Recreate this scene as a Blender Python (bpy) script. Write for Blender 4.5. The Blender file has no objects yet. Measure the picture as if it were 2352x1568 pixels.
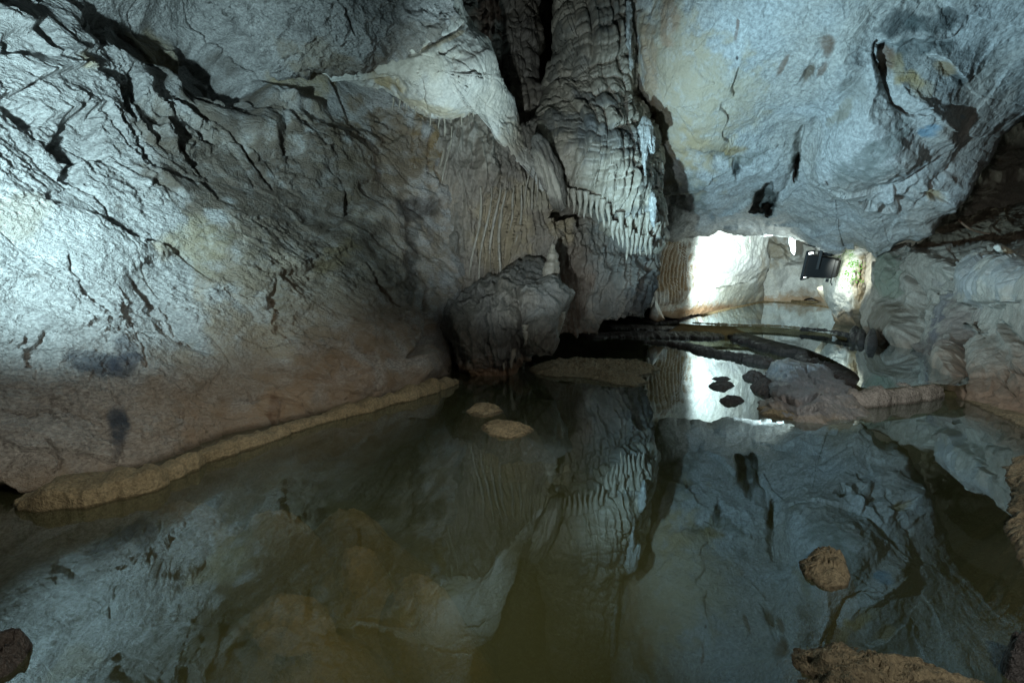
import bpy, math, random
import numpy as np
from mathutils import Vector

random.seed(7)
rng = np.random.default_rng(11)
scene = bpy.context.scene
COL = scene.collection

# ------------------------------------------------------------------ survey frame
# bearings are read on a 2352 x 1568 plate taken from the tripod at (0, 0, CAM_H)
F, CX, CY, CAM_H = 1148.4, 1176.0, 784.0, 1.2
PITCH = math.atan(150.0 / F)
CP, SP = math.cos(PITCH), math.sin(PITCH)
A = np.asarray

def ray(vx, vy):
    x = (A(vx, float) - CX) / F
    y = -(A(vy, float) - CY) / F
    return np.stack([x, CP + y * SP, -SP + y * CP], -1)

def P(vx, vy, Y):
    """point at forward distance Y on a bearing"""
    d = ray(vx, vy)
    t = A(Y, float) / d[..., 1]
    p = d * t[..., None]
    p[..., 2] += CAM_H
    return p

def WY(vx, vy, z=0.0):
    """forward distance at which a bearing meets the level z"""
    d = ray(vx, vy)
    return (z - CAM_H) / d[..., 2] * d[..., 1]

def W(vx, vy, z=0.0):
    return P(vx, vy, WY(vx, vy, z))

def bearing(p):
    q = p - A([0, 0, CAM_H])
    f = q[..., 1] * CP - q[..., 2] * SP
    u = q[..., 1] * SP + q[..., 2] * CP
    f = np.where(np.abs(f) < 1e-4, 1e-4, f)
    return CX + F * q[..., 0] / f, CY - F * u / f

# ------------------------------------------------------------------ noise
_perm = rng.permutation(256)
_perm = np.concatenate([_perm, _perm, _perm])
_g = rng.normal(size=(256, 3)); _g /= np.linalg.norm(_g, axis=1)[:, None]
_rnd = rng.random((256, 4))

def _hash(i, j, k):
    return _perm[_perm[_perm[i & 255] + (j & 255)] + (k & 255)]

def perlin(p):
    p = A(p, float)
    i0 = np.floor(p).astype(np.int64)
    f = p - i0
    u = f * f * f * (f * (f * 6 - 15) + 10)
    out = 0
    for dx in (0, 1):
        wx = u[:, 0] if dx else 1 - u[:, 0]
        for dy in (0, 1):
            wy = u[:, 1] if dy else 1 - u[:, 1]
            for dz in (0, 1):
                wz = u[:, 2] if dz else 1 - u[:, 2]
                g = _g[_hash(i0[:, 0] + dx, i0[:, 1] + dy, i0[:, 2] + dz)]
                n = g[:, 0] * (f[:, 0] - dx) + g[:, 1] * (f[:, 1] - dy) + g[:, 2] * (f[:, 2] - dz)
                out = out + wx * wy * wz * n
    return out * 1.5

def fbm(p, o=4, gain=.5, lac=2.03):
    s, a = 0, 1.0
    for k in range(o):
        s = s + a * perlin(p + 17.3 * k)
        p = p * lac; a *= gain
    return s

def ridged(p, o=4, gain=.5):
    s, a, w = 0, 1.0, 1.0
    for k in range(o):
        n = 1 - np.abs(perlin(p + 9.1 * k)) * 1.6
        n = np.clip(n, 0, 1) ** 2
        s = s + a * n * w
        w = np.clip(n * 1.6, 0, 1)
        p = p * 2.07; a *= gain
    return s - .8

def worley(p):
    """F1, F2, random slope of the nearest cell's facet, cell value"""
    p = A(p, float)
    i0 = np.floor(p).astype(np.int64)
    n = len(p)
    f1 = np.full(n, 9e9); f2 = np.full(n, 9e9)
    best = np.zeros((n, 3)); bid = np.zeros(n, np.int64)
    for dx in (-1, 0, 1):
        for dy in (-1, 0, 1):
            for dz in (-1, 0, 1):
                h = _hash(i0[:, 0] + dx, i0[:, 1] + dy, i0[:, 2] + dz)
                v = p - (i0 + A([dx, dy, dz]) + _rnd[h, :3])
                d = (v * v).sum(1)
                c = d < f1
                f2 = np.where(c, f1, np.minimum(f2, d))
                f1 = np.where(c, d, f1)
                best[c] = v[c]; bid[c] = h[c]
    slope = (best * _g[bid]).sum(1)
    return np.sqrt(f1), np.sqrt(f2), slope, _rnd[bid, 3]

def smooth(a, b, x):
    t = np.clip((x - a) / (b - a), 0, 1)
    return t * t * (3 - 2 * t)

# ------------------------------------------------------------------ depth surfaces
def tps(pts):
    pts = A(pts, float)
    xy = pts[:, :2] / 500.0
    n = len(xy)
    def U(d2): return np.where(d2 > 1e-12, d2 * np.log(np.maximum(d2, 1e-12)), 0) * .5
    d2 = ((xy[:, None] - xy[None]) ** 2).sum(-1)
    K = U(d2) + np.eye(n) * 2e-3
    Q = np.hstack([np.ones((n, 1)), xy])
    L = np.zeros((n + 3, n + 3)); L[:n, :n] = K; L[:n, n:] = Q; L[n:, :n] = Q.T
    w = np.linalg.solve(L, np.concatenate([pts[:, 2], np.zeros(3)]))
    def fn(x, y):
        x = A(x, float) / 500.0; y = A(y, float) / 500.0
        s = w[n] + w[n + 1] * x + w[n + 2] * y
        for k in range(n):
            s = s + w[k] * U((x - xy[k, 0]) ** 2 + (y - xy[k, 1]) ** 2)
        return np.clip(s, .7, 40)
    return fn

# ------------------------------------------------------------------ relief features (bearings -> metres along the normal)
def _poly_dist(x, y, pl):
    """distance, signed side, and run-out at the ends for a polyline"""
    best = np.full(x.shape, 9e9); side = np.zeros(x.shape); along = np.zeros(x.shape)
    tot = 0; L = []
    for (a, b) in zip(pl[:-1], pl[1:]):
        L.append(math.hypot(b[0] - a[0], b[1] - a[1]))
    T = sum(L)
    for (a, b, l) in zip(pl[:-1], pl[1:], L):
        dx, dy = (b[0] - a[0]) / l, (b[1] - a[1]) / l
        t = np.clip((x - a[0]) * dx + (y - a[1]) * dy, 0, l)
        ex, ey = x - a[0] - t * dx, y - a[1] - t * dy
        d = np.hypot(ex, ey)
        c = d < best
        best = np.where(c, d, best)
        side = np.where(c, np.sign(dx * ey - dy * ex), side)
        along = np.where(c, (tot + t) / T, along)
        tot += l
    return best, side, along

class Feat:
    def __init__(s, box, fn): s.box, s.fn = box, fn
def _box(pl, m):
    xs = [p[0] for p in pl]; ys = [p[1] for p in pl]
    return (min(xs) - m, max(xs) + m, min(ys) - m, max(ys) + m)

def crack(pl, w=4, d=.05):
    def fn(x, y):
        q, s, t = _poly_dist(x, y, pl)
        ww = w * (.35 + .65 * np.sin(np.pi * np.clip(t, .03, .97)))
        return -d * np.exp(-(q / ww) ** 2)
    return Feat(_box(pl, w * 4), fn)

def ledge(pl, h=.08, reach=70, edge=4):
    """ground on the left of the line (going along it, y down) stands proud and drops at the line"""
    def fn(x, y):
        q, s, t = _poly_dist(x, y, pl)
        sd = -q * s
        e = np.sin(np.pi * np.clip(t, .02, .98)) ** .5
        up = np.exp(-np.clip(sd, 0, None) / reach) * smooth(-edge, edge, sd)
        dn = -.45 * np.exp(-np.clip(-sd, 0, None) / (reach * .35)) * (1 - smooth(-edge, edge, sd))
        return h * e * (up + dn)
    return Feat(_box(pl, reach * 3), fn)

def dent(cx, cy, rx, ry, ang=0, d=-.08, soft=.5):
    a = math.radians(ang); ca, sa = math.cos(a), math.sin(a)
    R = max(rx, ry) * 1.9
    def fn(x, y):
        u = ((x - cx) * ca + (y - cy) * sa) / rx
        v = (-(x - cx) * sa + (y - cy) * ca) / ry
        th = np.arctan2(v, u)
        r = np.hypot(u, v) * (1 + .16 * np.sin(3 * th + cx) + .1 * np.sin(5 * th + cy) + .05 * np.sin(11 * th + cx + cy))
        return d * (1 - smooth(1 - soft, 1 + soft * .6, r))
    return Feat((cx - R, cx + R, cy - R, cy + R), fn)

def plate(poly, h=.08, inn=20, out=6, jag=0.0):
    """a raised (or sunk) area with the given outline"""
    pl = list(poly) + [poly[0]]
    px = A([p[0] for p in poly], float); py = A([p[1] for p in poly], float)
    def fn(x, y):
        q, _, _ = _poly_dist(x, y, pl)
        ins = np.zeros(x.shape, bool)
        j = len(px) - 1
        for i in range(len(px)):
            c = ((py[i] > y) != (py[j] > y)) & (x < (px[j] - px[i]) * (y - py[i]) / (py[j] - py[i] + 1e-9) + px[i])
            ins ^= c; j = i
        sd = np.where(ins, q, -q)
        if jag:
            sd = sd + jag * perlin(np.stack([x * .05, y * .05, x * 0 + h], -1))
        return h * smooth(-out, inn, sd)
    return Feat(_box(poly, out * 2 + 4), fn)

def ribs(poly, amp=.05, pitch=12, lean=0.0, soft=40, wob=.6, sharp=1.5, bend=0.0):
    """vertical draperies inside an outline"""
    mask = plate(poly, 1, soft, 4)
    def fn(x, y):
        m = mask.fn(x, y)
        y0 = mask.box[2]; hgt = mask.box[3] - y0
        yy = (y - y0) / hgt
        xx = x + lean * (y - y0) + bend * np.sin(yy * np.pi * 1.2) * pitch
        n = perlin(np.stack([x * .012, y * .004, x * 0 + 3.3], -1)) + .35 * perlin(np.stack([x * .05, y * .016, x * 0 + 8.3], -1))
        ph = xx / pitch + n * wob * 2
        k = np.abs(np.sin(np.pi * ph)) ** sharp
        vary = .55 + .8 * np.abs(perlin(np.stack([np.floor(ph) * 3.7, y * .006, x * 0], -1)))
        return amp * (1 - k) * vary * m
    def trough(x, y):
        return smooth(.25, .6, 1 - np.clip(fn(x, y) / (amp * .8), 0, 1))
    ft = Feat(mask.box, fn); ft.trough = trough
    return ft

def apply_feats(vx, vy, feats):
    out = np.zeros(vx.shape)
    if feats:
        g = np.stack([vx, vy, 0 * vx], 1)
        a, b = g / 42.0 + .37, g / 11.0 + .71
        wx = vx + 9 * perlin(a) + 3.5 * perlin(b); wy = vy + 9 * perlin(a + 50) + 3.5 * perlin(b + 50)
    ox, oy = vx, vy
    for f in feats:
        vx, vy = (ox, oy) if hasattr(f, 'trough') else (wx, wy)
        x0, x1, y0, y1 = f.box
        m = (vx > x0) & (vx < x1) & (vy > y0) & (vy < y1)
        if m.any():
            out[m] += f.fn(vx[m], vy[m])
    return out

# ------------------------------------------------------------------ stains in the stone, and shade painted over some hollows
def paint(vx, vy, p, spots):
    """spots: (cx, cy, rx, ry, angle, (r, g, b), strength, raggedness)"""
    c = np.ones((len(vx), 4)); c[:, :3] = (.5, .5, .5); c[:, 3] = 0
    if not spots: return c
    nz = fbm(p * 5.0, 4)
    for (cx, cy, rx, ry, ang, rgb, st, rag, *fn) in spots:
        a = math.radians(ang); ca, sa = math.cos(a), math.sin(a)
        R = max(rx, ry) * 1.8
        m = (np.abs(vx - cx) < R) & (np.abs(vy - cy) < R)
        if not m.any(): continue
        u = ((vx[m] - cx) * ca + (vy[m] - cy) * sa) / rx
        v = (-(vx[m] - cx) * sa + (vy[m] - cy) * ca) / ry
        r = np.hypot(u, v) + nz[m] * rag
        k = st * (1 - smooth(.55, 1.1, r))
        if fn: k = k * fn[0](vx[m], vy[m])
        old = c[m]
        al = old[:, 3] + k - old[:, 3] * k
        wgt = np.where(al > 1e-6, k / np.maximum(al, 1e-6), 0)[:, None]
        old[:, :3] = old[:, :3] * (1 - wgt) + A(rgb) * wgt
        old[:, 3] = al
        c[m] = old
    return c

# ------------------------------------------------------------------ mesh output
def make(name, v, f, mat, parent=None, col=None, smooth_shade=True, closed=True):
    me = bpy.data.meshes.new(name)
    v = np.ascontiguousarray(v, dtype=np.float32)
    if isinstance(f, np.ndarray):
        if closed:                                   # faces look outwards
            q = v.astype(float) - v.mean(0)
            if np.einsum('ij,ij->i', q[f[:, 0]], np.cross(q[f[:, 1]], q[f[:, 2]])).sum() < 0: f = f[:, ::-1]
        n = len(f); k = f.shape[1]
        me.vertices.add(len(v)); me.vertices.foreach_set('co', v.ravel())
        me.loops.add(n * k); me.loops.foreach_set('vertex_index', np.ascontiguousarray(f, dtype=np.int32).ravel())
        me.polygons.add(n)
        me.polygons.foreach_set('loop_start', np.arange(0, n * k, k, dtype=np.int32))
        me.update(calc_edges=True)
        me.validate()
    else:
        me.from_pydata([tuple(map(float, q)) for q in v], [], f)
        me.update()
    if smooth_shade:
        me.polygons.foreach_set('use_smooth', np.ones(len(me.polygons), bool))
    if col is None and isinstance(f, np.ndarray):
        col = np.tile([.5, .5, .5, 0.0], (len(v), 1))
    if col is not None:
        at = me.color_attributes.new('stain_shade', 'FLOAT_COLOR', 'POINT')
        at.data.foreach_set('color', np.ascontiguousarray(col, dtype=np.float32).ravel())
    me.materials.append(mat)
    o = bpy.data.objects.new(name, me)
    COL.objects.link(o)
    if parent: o.parent = parent
    return o

def tag(o, label=None, cat=None, group=None, kind=None):
    if label: o['label'] = label
    if cat: o['category'] = cat
    if group: o['group'] = group
    if kind: o['kind'] = kind
    return o

def empty(name, loc, label, cat, group=None):
    o = bpy.data.objects.new(name, None); COL.objects.link(o)
    o.location = tuple(loc); o.empty_display_size = .1
    return tag(o, label, cat, group)

def put_under(o, root):
    """parent o to root keeping its world-space mesh where it is (roots are unrotated)"""
    o.parent = root
    o.location = Vector(o.location) - Vector(root.location)
    return o

def grid_faces(nu, nv, wrap=False):
    i = np.arange(nu - 1)[:, None]; j = np.arange(nv if wrap else nv - 1)[None]
    j2 = (j + 1) % nv
    a = i * nv + j; b = i * nv + j2; c = (i + 1) * nv + j2; d = (i + 1) * nv + j
    return np.stack([a, b, c, d], -1).reshape(-1, 4)

def grid_normals(p, wrap=False):
    """p: (nu, nv, 3)"""
    du = np.gradient(p, axis=0)
    if wrap:
        dv = np.roll(p, -1, 1) - np.roll(p, 1, 1)
    else:
        dv = np.gradient(p, axis=1)
    n = np.cross(du, dv)
    return n / np.maximum(np.linalg.norm(n, axis=-1, keepdims=True), 1e-9)

CAMP = A([0, 0, CAM_H])

def sheet(name, x0, x1, y0, y1, step, depth, disp, feats, mat, spots=(), thick=.6, warp=None):
    """a wall of rock: relief front, closed by a back at its own thickness"""
    nx = int((x1 - x0) / step) + 1; ny = int((y1 - y0) / step) + 1
    gx, gy = np.meshgrid(np.linspace(x0, x1, nx), np.linspace(y0, y1, ny), indexing='ij')
    p = P(gx, gy, depth(gx, gy))
    n = grid_normals(p)
    n *= np.sign(((CAMP - p) * n).sum(-1, keepdims=True))
    pf, nf = p.reshape(-1, 3), n.reshape(-1, 3)
    vx, vy = gx.ravel(), gy.ravel()
    h = disp(pf, vx, vy) + apply_feats(vx, vy, feats)
    q = pf + nf * h[:, None]
    col = paint(vx, vy, pf, spots)
    f = grid_faces(nx, ny)
    # back: coarse copy pushed away from the viewer, joined at the rim
    idx = np.arange(nx * ny).reshape(nx, ny)
    rim = np.concatenate([idx[:-1, 0], idx[-1, :-1], idx[:0:-1, -1], idx[0, :0:-1]])
    bx = np.linspace(0, nx - 1, 14).astype(int); by = np.linspace(0, ny - 1, 14).astype(int)
    bk = p[bx][:, by] - n[bx][:, by] * thick
    base = len(q)
    fb = grid_faces(14, 14)[:, ::-1] + base
    bidx = np.arange(196).reshape(14, 14) + base
    def strip(front, back, bi):
        out = []
        for a, (b0, b1) in enumerate(zip(back[:-1], back[1:])):
            s, e = bi[a], bi[a + 1]
            for k in range(s, e):
                bb = b0 if k < (s + e) // 2 else b1
                out.append((front[k], front[k + 1], bb, bb))
            out.append((front[(s + e) // 2], b0, b1, b1))
        return out
    tri = strip(idx[:, 0], bidx[:, 0], bx) + strip(idx[:, -1], bidx[:, -1], bx) + strip(idx[0], bidx[0], by) + strip(idx[-1], bidx[-1], by)
    tri = [(a, b, c) for (a, b, c, d) in tri]
    allv = np.vstack([q, bk.reshape(-1, 3)])
    quads = np.vstack([f, fb])
    me_f = np.vstack([np.hstack([quads[:, [0, 1, 2]]]), quads[:, [0, 2, 3]], A(tri)])
    colb = np.vstack([col, np.tile([.5, .5, .5, 0], (196, 1))])
    return make(name, allv, me_f, mat, col=colb)

def closed_curve(pts, n, jag=0, jf=.06, seed=0):
    """smooth closed outline through pts (Catmull-Rom blended with straight runs)"""
    pts = A(pts, float); m = len(pts)
    out = []
    seg = np.linalg.norm(np.roll(pts, -1, 0) - pts, axis=1); tot = seg.sum()
    cum = np.concatenate([[0], np.cumsum(seg)])
    s = np.linspace(0, tot, n, endpoint=False)
    i = np.clip(np.searchsorted(cum, s, side='right') - 1, 0, m - 1)
    t = ((s - cum[i]) / np.maximum(seg[i], 1e-9))[:, None]
    a, b, c, d = pts[(i - 1) % m], pts[i], pts[(i + 1) % m], pts[(i + 2) % m]
    cr = .5 * ((2 * b) + (-a + c) * t + (2 * a - 5 * b + 4 * c - d) * t ** 2 + (-a + 3 * b - 3 * c + d) * t ** 3)
    li = b * (1 - t) + c * t
    o = cr * .6 + li * .4
    if jag:
        tn = np.roll(o, -1, 0) - np.roll(o, 1, 0)
        nn = np.stack([tn[:, 1], -tn[:, 0]], 1); nn /= np.maximum(np.linalg.norm(nn, axis=1)[:, None], 1e-9)
        k = np.hstack([o * jf, np.full((n, 1), seed + .5)])
        o = o + nn * (jag * fbm(k, 3))[:, None]
    return o

def blob(name, outline, depth, disp, feats, mat, spots=(), bulge=.3, back=.8, step=3.5, pw=2.5, jag=4, centre=None, seed=0, parent=None, jf=.03, hf=1.0, holes=()):
    """a body of rock with the given silhouette, its own distance and its own thickness; star-shaped about centre"""
    ol = A(outline, float)
    per = np.linalg.norm(np.roll(ol, -1, 0) - ol, axis=1).sum()
    nt = max(40, int(per / step))
    o = closed_curve(ol, nt, jag, jf, seed)
    c = A(centre if centre is not None else ol.mean(0), float)
    R = np.percentile(np.linalg.norm(o - c, axis=1), 75) * 1.12
    nr = max(12, int(R / step))
    r = np.linspace(0.004, 1, nr) ** .85
    X = c[0] + r[:, None] * (o[None, :, 0] - c[0]); Y_ = c[1] + r[:, None] * (o[None, :, 1] - c[1])
    prof = (1 - r ** pw) ** (1 / pw)
    D = depth(X, Y_) - (bulge * prof)[:, None] + bulge
    nb = max(6, nr // 6)
    rb = np.linspace(1, 0.01, nb + 1)[1:]
    Xb = c[0] + rb[:, None] * (o[None, :, 0] - c[0]); Yb = c[1] + rb[:, None] * (o[None, :, 1] - c[1])
    Db = depth(Xb, Yb) + bulge + back * ((1 - rb ** 2.2) ** (1 / 2.2))[:, None]
    X = np.vstack([X, Xb]); Y_ = np.vstack([Y_, Yb]); D = np.vstack([D, Db])
    p = P(X, Y_, D)
    n = grid_normals(p, True)
    mid = p[:nr].reshape(-1, 3).mean(0)
    k = nr // 2
    if ((CAMP - p[k]) * n[k]).sum() < 0: n = -n
    fmask = np.concatenate([np.ones(nr), np.zeros(nb)])
    fmask[nr - max(3, nr // 25):nr] *= .6
    pf, nf = p.reshape(-1, 3), n.reshape(-1, 3)
    vx, vy = X.ravel(), Y_.ravel()
    h = disp(pf, vx, vy) * hf
    fm = np.repeat(fmask, nt)
    h = h + np.where(fm > 0, apply_feats(vx, vy, feats) * fm, 0)
    q = pf + nf * h[:, None]
    for hl in holes:
        k = apply_feats(vx, vy, [hl]) * (fm > 0)
        dr = pf - CAMP; dr /= np.linalg.norm(dr, axis=1)[:, None]
        q = q - dr * k[:, None]
    col = paint(vx, vy, pf, spots)
    col[nr * nt:, 3] = 0
    f = grid_faces(nr + nb, nt, True)
    caps = np.array([[0, 0, 0, 0]])
    me = make(name, np.vstack([q, [q[:nt].mean(0)], [q[-nt:].mean(0)]]),
              np.vstack([f[:, [0, 1, 2]], f[:, [0, 2, 3]],
                         np.stack([np.full(nt, len(q)), (np.arange(nt) + 1) % nt, np.arange(nt)], 1),
                         np.stack([np.full(nt, len(q) + 1), len(q) - nt + np.arange(nt), len(q) - nt + (np.arange(nt) + 1) % nt], 1)]),
              mat, col=np.vstack([col, col[:1], col[-1:]]), parent=parent)
    return me

def islet(name, outline, h, mat, z=0.0, depth=.25, rough=.02, prof=2.5, step=.012, tilt=(0, 0), seed=0, feats=None, jag=.02, nmin=60, dish=0, parent=None, flare=1.3, crag=0):
    """a low rock standing in water; outline = its waterline on the plate"""
    w = W([q[0] for q in outline], [q[1] for q in outline], z)[:, :2]
    per = np.linalg.norm(np.roll(w, -1, 0) - w, axis=1).sum()
    nt = int(max(nmin, min(700, per / step)))
    o = closed_curve(w, nt, jag, 6.0, seed)
    c = o.mean(0)
    R = np.linalg.norm(o - c, axis=1).mean()
    nr = int(max(14, min(160, R / step)))
    r = np.linspace(.01, 1, nr)
    xy = c + r[:, None, None] * (o - c)[None]
    pr = (1 - r ** prof)[:, None] * h
    if dish: pr = pr - dish * np.exp(-(r / .6) ** 4)[:, None]
    rel = xy - c
    zz = z + pr * (1 + (rel[..., 0] * tilt[0] + rel[..., 1] * tilt[1]) / max(R, 1e-3))
    flat = np.concatenate([xy, zz[..., None]], -1).reshape(-1, 3)
    nz = (fbm(flat * 9 + seed, 5, .55) * 1.2 + ridged(flat * 14 + seed, 3) * .5) * rough
    edge = np.repeat(1 - r ** 6, nt)
    if crag:
        f1, f2, sl, cv = worley(flat * A([7, 15, 10]) + .3 * perlin(flat * 12)[:, None] + seed)
        nz = nz + crag * (1.2 * sl + .8 * (cv - .5) - .6 * np.exp(-((f2 - f1) / .08) ** 2))
    flat[:, 2] += nz * (.35 + .65 * edge)
    # skirts run on below the water
    rs = 1 + (flare - 1) * A([0, .2, .5, 1.0]); zs = A([-.02, -.25, -.6, -1.0]) * depth
    sk = np.concatenate([c + rs[:, None, None] * (o - c)[None], np.broadcast_to((z + zs)[:, None, None], (4, nt, 1))], -1).reshape(-1, 3)
    sk[:, :2] += .02 * fbm(sk * 5, 3)[:, None]
    v = np.vstack([flat, sk])
    f = grid_faces(nr + 4, nt, True)
    cap = np.stack([np.full(nt, len(v)), np.arange(nt), (np.arange(nt) + 1) % nt], 1)
    bot = np.stack([np.full(nt, len(v) + 1), len(v) - nt + (np.arange(nt) + 1) % nt, len(v) - nt + np.arange(nt)], 1)
    v = np.vstack([v, [flat[:nt].mean(0)], [[c[0], c[1], z - depth]]])
    return make(name, v, np.vstack([f[:, [0, 2, 1]], f[:, [0, 3, 2]], cap, bot]), mat, parent=parent)

def path_resample(pts, step):
    pts = A(pts, float)
    m = len(pts)
    out = []
    for i in range(m - 1):
        a, b, c, d = pts[max(i - 1, 0)], pts[i], pts[i + 1], pts[min(i + 2, m - 1)]
        k = max(2, int(np.linalg.norm(c - b) / step))
        t = np.linspace(0, 1, k, endpoint=False)[:, None]
        out.append(.5 * ((2 * b) + (-a + c) * t + (2 * a - 5 * b + 4 * c - d) * t ** 2 + (-a + 3 * b - 3 * c + d) * t ** 3))
    out.append(pts[-1:])
    return np.vstack(out)

def ridge(name, line, w, h, mat, z=0.0, rough=.015, step=.015, seed=0, frill=.01, parent=None, power=.55, below=.25, lean=0, chunk=0, vary=.35):
    """a rim of stone along a line on the water (V bearings at its crest foot); w, h per node in metres"""
    base = W([q[0] for q in line], [q[1] for q in line], z)[:, :2]
    w = np.broadcast_to(A(w, float), (len(base),)); h = np.broadcast_to(A(h, float), (len(base),))
    pr = path_resample(np.column_stack([base, w, h]), step)
    c = pr[:, :2]; n = len(c)
    tn = np.gradient(c, axis=0); tn /= np.maximum(np.linalg.norm(tn, axis=1)[:, None], 1e-9)
    nn = np.stack([-tn[:, 1], tn[:, 0]], 1)
    cap = np.minimum(1, np.minimum(np.arange(n), np.arange(n)[::-1]) / max(3, .06 / step))
    cap = np.sqrt(np.clip(1 - (1 - cap) ** 2, 0, 1)) * .96 + .04
    K = 22
    a = np.linspace(-.25, math.pi + .25, K)
    cx = np.cos(a); sz = np.where(np.sin(a) >= 0, np.abs(np.sin(a)) ** power, -1.0 * np.abs(np.sin(a)) * 4)
    s = np.linspace(0, 1, n)
    wob = fbm(np.column_stack([c * 4.0, np.full(n, seed + .3)]), 4)
    ww = pr[:, 2] * (1 + vary * wob) * cap; hh = pr[:, 3] * (1 + vary * fbm(np.column_stack([c * 5.0, np.full(n, seed + 5.3)]), 3)) * (cap * .8 + .2 * (cap > .05))
    xy = c[:, None] + nn[:, None] * (cx[None, :, None] * (ww / 2)[:, None, None] + (lean * np.clip(sz, 0, 1))[None, :, None])
    zz = z + np.where(sz[None] >= 0, sz[None] * hh[:, None], sz[None] * below)
    v = np.concatenate([xy, zz[..., None]], -1)
    nrm = grid_normals(v)
    fl = v.reshape(-1, 3)
    out = fl - A(np.repeat(np.column_stack([c, np.full(n, z)]), K, 0))
    nf = nrm.reshape(-1, 3); nf *= np.sign((nf * out).sum(1, keepdims=True))
    d = rough * (fbm(fl * 11 + seed, 5, .6) + .6 * ridged(fl * 17 + seed, 3))
    fr = frill * np.abs(perlin(fl * A([24, 24, 9.0]) + seed)) * np.tile(np.clip(sz, 0, 1) ** 2, n)
    if chunk:
        f1, f2, sl, cv = worley(fl * 5.0 + seed)
        d = d + chunk * (np.clip(sl, -.5, .5) - .5 * np.exp(-((f2 - f1) / .08) ** 2))
    v = fl + nf * (d + fr)[:, None]
    f = grid_faces(n, K)
    e0 = len(v)
    v = np.vstack([v, v[:K].mean(0), v[-K:].mean(0)])
    i = np.arange(K - 1)
    tri = np.vstack([f[:, [0, 1, 2]], f[:, [0, 2, 3]], np.stack([np.full(K - 1, e0), i + 1, i], 1), np.stack([np.full(K - 1, e0 + 1), e0 - K + i, e0 - K + i + 1], 1)])
    return make(name, v, tri, mat, parent=parent)

def spike(name, top, bot, r0, r1, mat, parent=None, rough=.25, n=22, m=14, seed=0, knob=0.0, hang=True, ease=False):
    """a dripstone from top to bot with lumps; r0 radius at top, r1 at the tip"""
    top = A(top, float); bot = A(bot, float)
    t = np.linspace(0, 1, n)
    c = top + (bot - top) * t[:, None]
    L = np.linalg.norm(bot - top)
    c[:, 0] += .03 * L * np.sin(t * 5 + seed); c[:, 1] += .02 * L * np.sin(t * 7 + seed * 2)
    r = r0 + (r1 - r0) * t ** (.75 if hang else 1)
    r = r * (1 + knob * 2.2 * fbm(np.stack([t * 9, t * 0 + seed * 1.7, t * 0], 1), 3)) * np.sqrt(np.clip((1 - t) * 9, .12, 1))
    if ease: r = r * (.35 + .65 * smooth(0, .35, t))
    a = np.linspace(0, 2 * np.pi, m, endpoint=False)
    v = np.stack([c[:, None, 0] + r[:, None] * np.cos(a), c[:, None, 1] + r[:, None] * np.sin(a), np.broadcast_to(c[:, None, 2], (n, m))], -1)
    fl = v.reshape(-1, 3)
    k = 1 + rough * fbm(fl * A([1, 1, .45]) / max(r0, 1e-3) * .8 + seed * 3.1, 3)
    cc = np.repeat(c, m, 0)
    fl = cc + (fl - cc) * np.column_stack([k, k, np.ones_like(k)])
    v = np.vstack([fl, c[:1], c[-1:] + (c[-1:] - c[-2:-1]) * .4])
    f = grid_faces(n, m, True)
    j = np.arange(m); j2 = (j + 1) % m
    tri = np.vstack([f[:, [0, 1, 2]], f[:, [0, 2, 3]], np.stack([np.full(m, n * m), j2, j], 1), np.stack([np.full(m, n * m + 1), (n - 1) * m + j, (n - 1) * m + j2], 1)])
    return make(name, v, tri, mat, parent=parent)

def tube(name, pts, r, mat, parent=None, m=7, step=.02):
    c = path_resample(pts, step); n = len(c)
    tn = np.gradient(c, axis=0); tn /= np.maximum(np.linalg.norm(tn, axis=1)[:, None], 1e-9)
    up = np.where(np.abs(tn[:, 2:3]) > .9, A([[1, 0, 0]]), A([[0, 0, 1]]))
    b1 = np.cross(tn, up); b1 /= np.linalg.norm(b1, axis=1)[:, None]
    b2 = np.cross(tn, b1)
    a = np.linspace(0, 2 * np.pi, m, endpoint=False)
    v = c[:, None] + r * (b1[:, None] * np.cos(a)[None, :, None] + b2[:, None] * np.sin(a)[None, :, None])
    f = grid_faces(n, m, True)
    fl = v.reshape(-1, 3)
    j = np.arange(m)
    tri = np.vstack([f[:, [0, 1, 2]], f[:, [0, 2, 3]], np.stack([np.zeros(m - 2, int), j[2:], j[1:-1]], 1), np.stack([np.full(m - 2, (n - 1) * m), (n - 1) * m + j[1:-1], (n - 1) * m + j[2:]], 1)])
    return make(name, fl, tri, mat, parent=parent)

# ------------------------------------------------------------------ materials
def node(nt, kind, **kw):
    n = nt.nodes.new(kind)
    for k, v in kw.items():
        if k in n.inputs: n.inputs[k].default_value = v
        else: setattr(n, k, v)
    return n

def mixc(nt, fac, a, b, mode='MIX'):
    n = nt.nodes.new('ShaderNodeMix'); n.data_type = 'RGBA'; n.blend_type = mode
    for sock, val in ((n.inputs[0], fac), (n.inputs[6], a), (n.inputs[7], b)):
        if hasattr(val, 'is_output'): nt.links.new(val, sock)
        elif isinstance(val, (int, float)): sock.default_value = val
        else: sock.default_value = (*val, 1)
    return n.outputs[2]

def ramp(nt, src, a, b):
    n = nt.nodes.new('ShaderNodeMapRange'); n.interpolation_type = 'SMOOTHSTEP'
    nt.links.new(src, n.inputs[0]); n.inputs[1].default_value = a; n.inputs[2].default_value = b
    return n.outputs[0]

def math_(nt, op, a, b=None):
    n = nt.nodes.new('ShaderNodeMath'); n.operation = op
    for s, v in ((n.inputs[0], a), (n.inputs[1], b)):
        if v is None: continue
        if hasattr(v, 'is_output'): nt.links.new(v, s)
        else: s.default_value = v
    return n.outputs[0]

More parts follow.
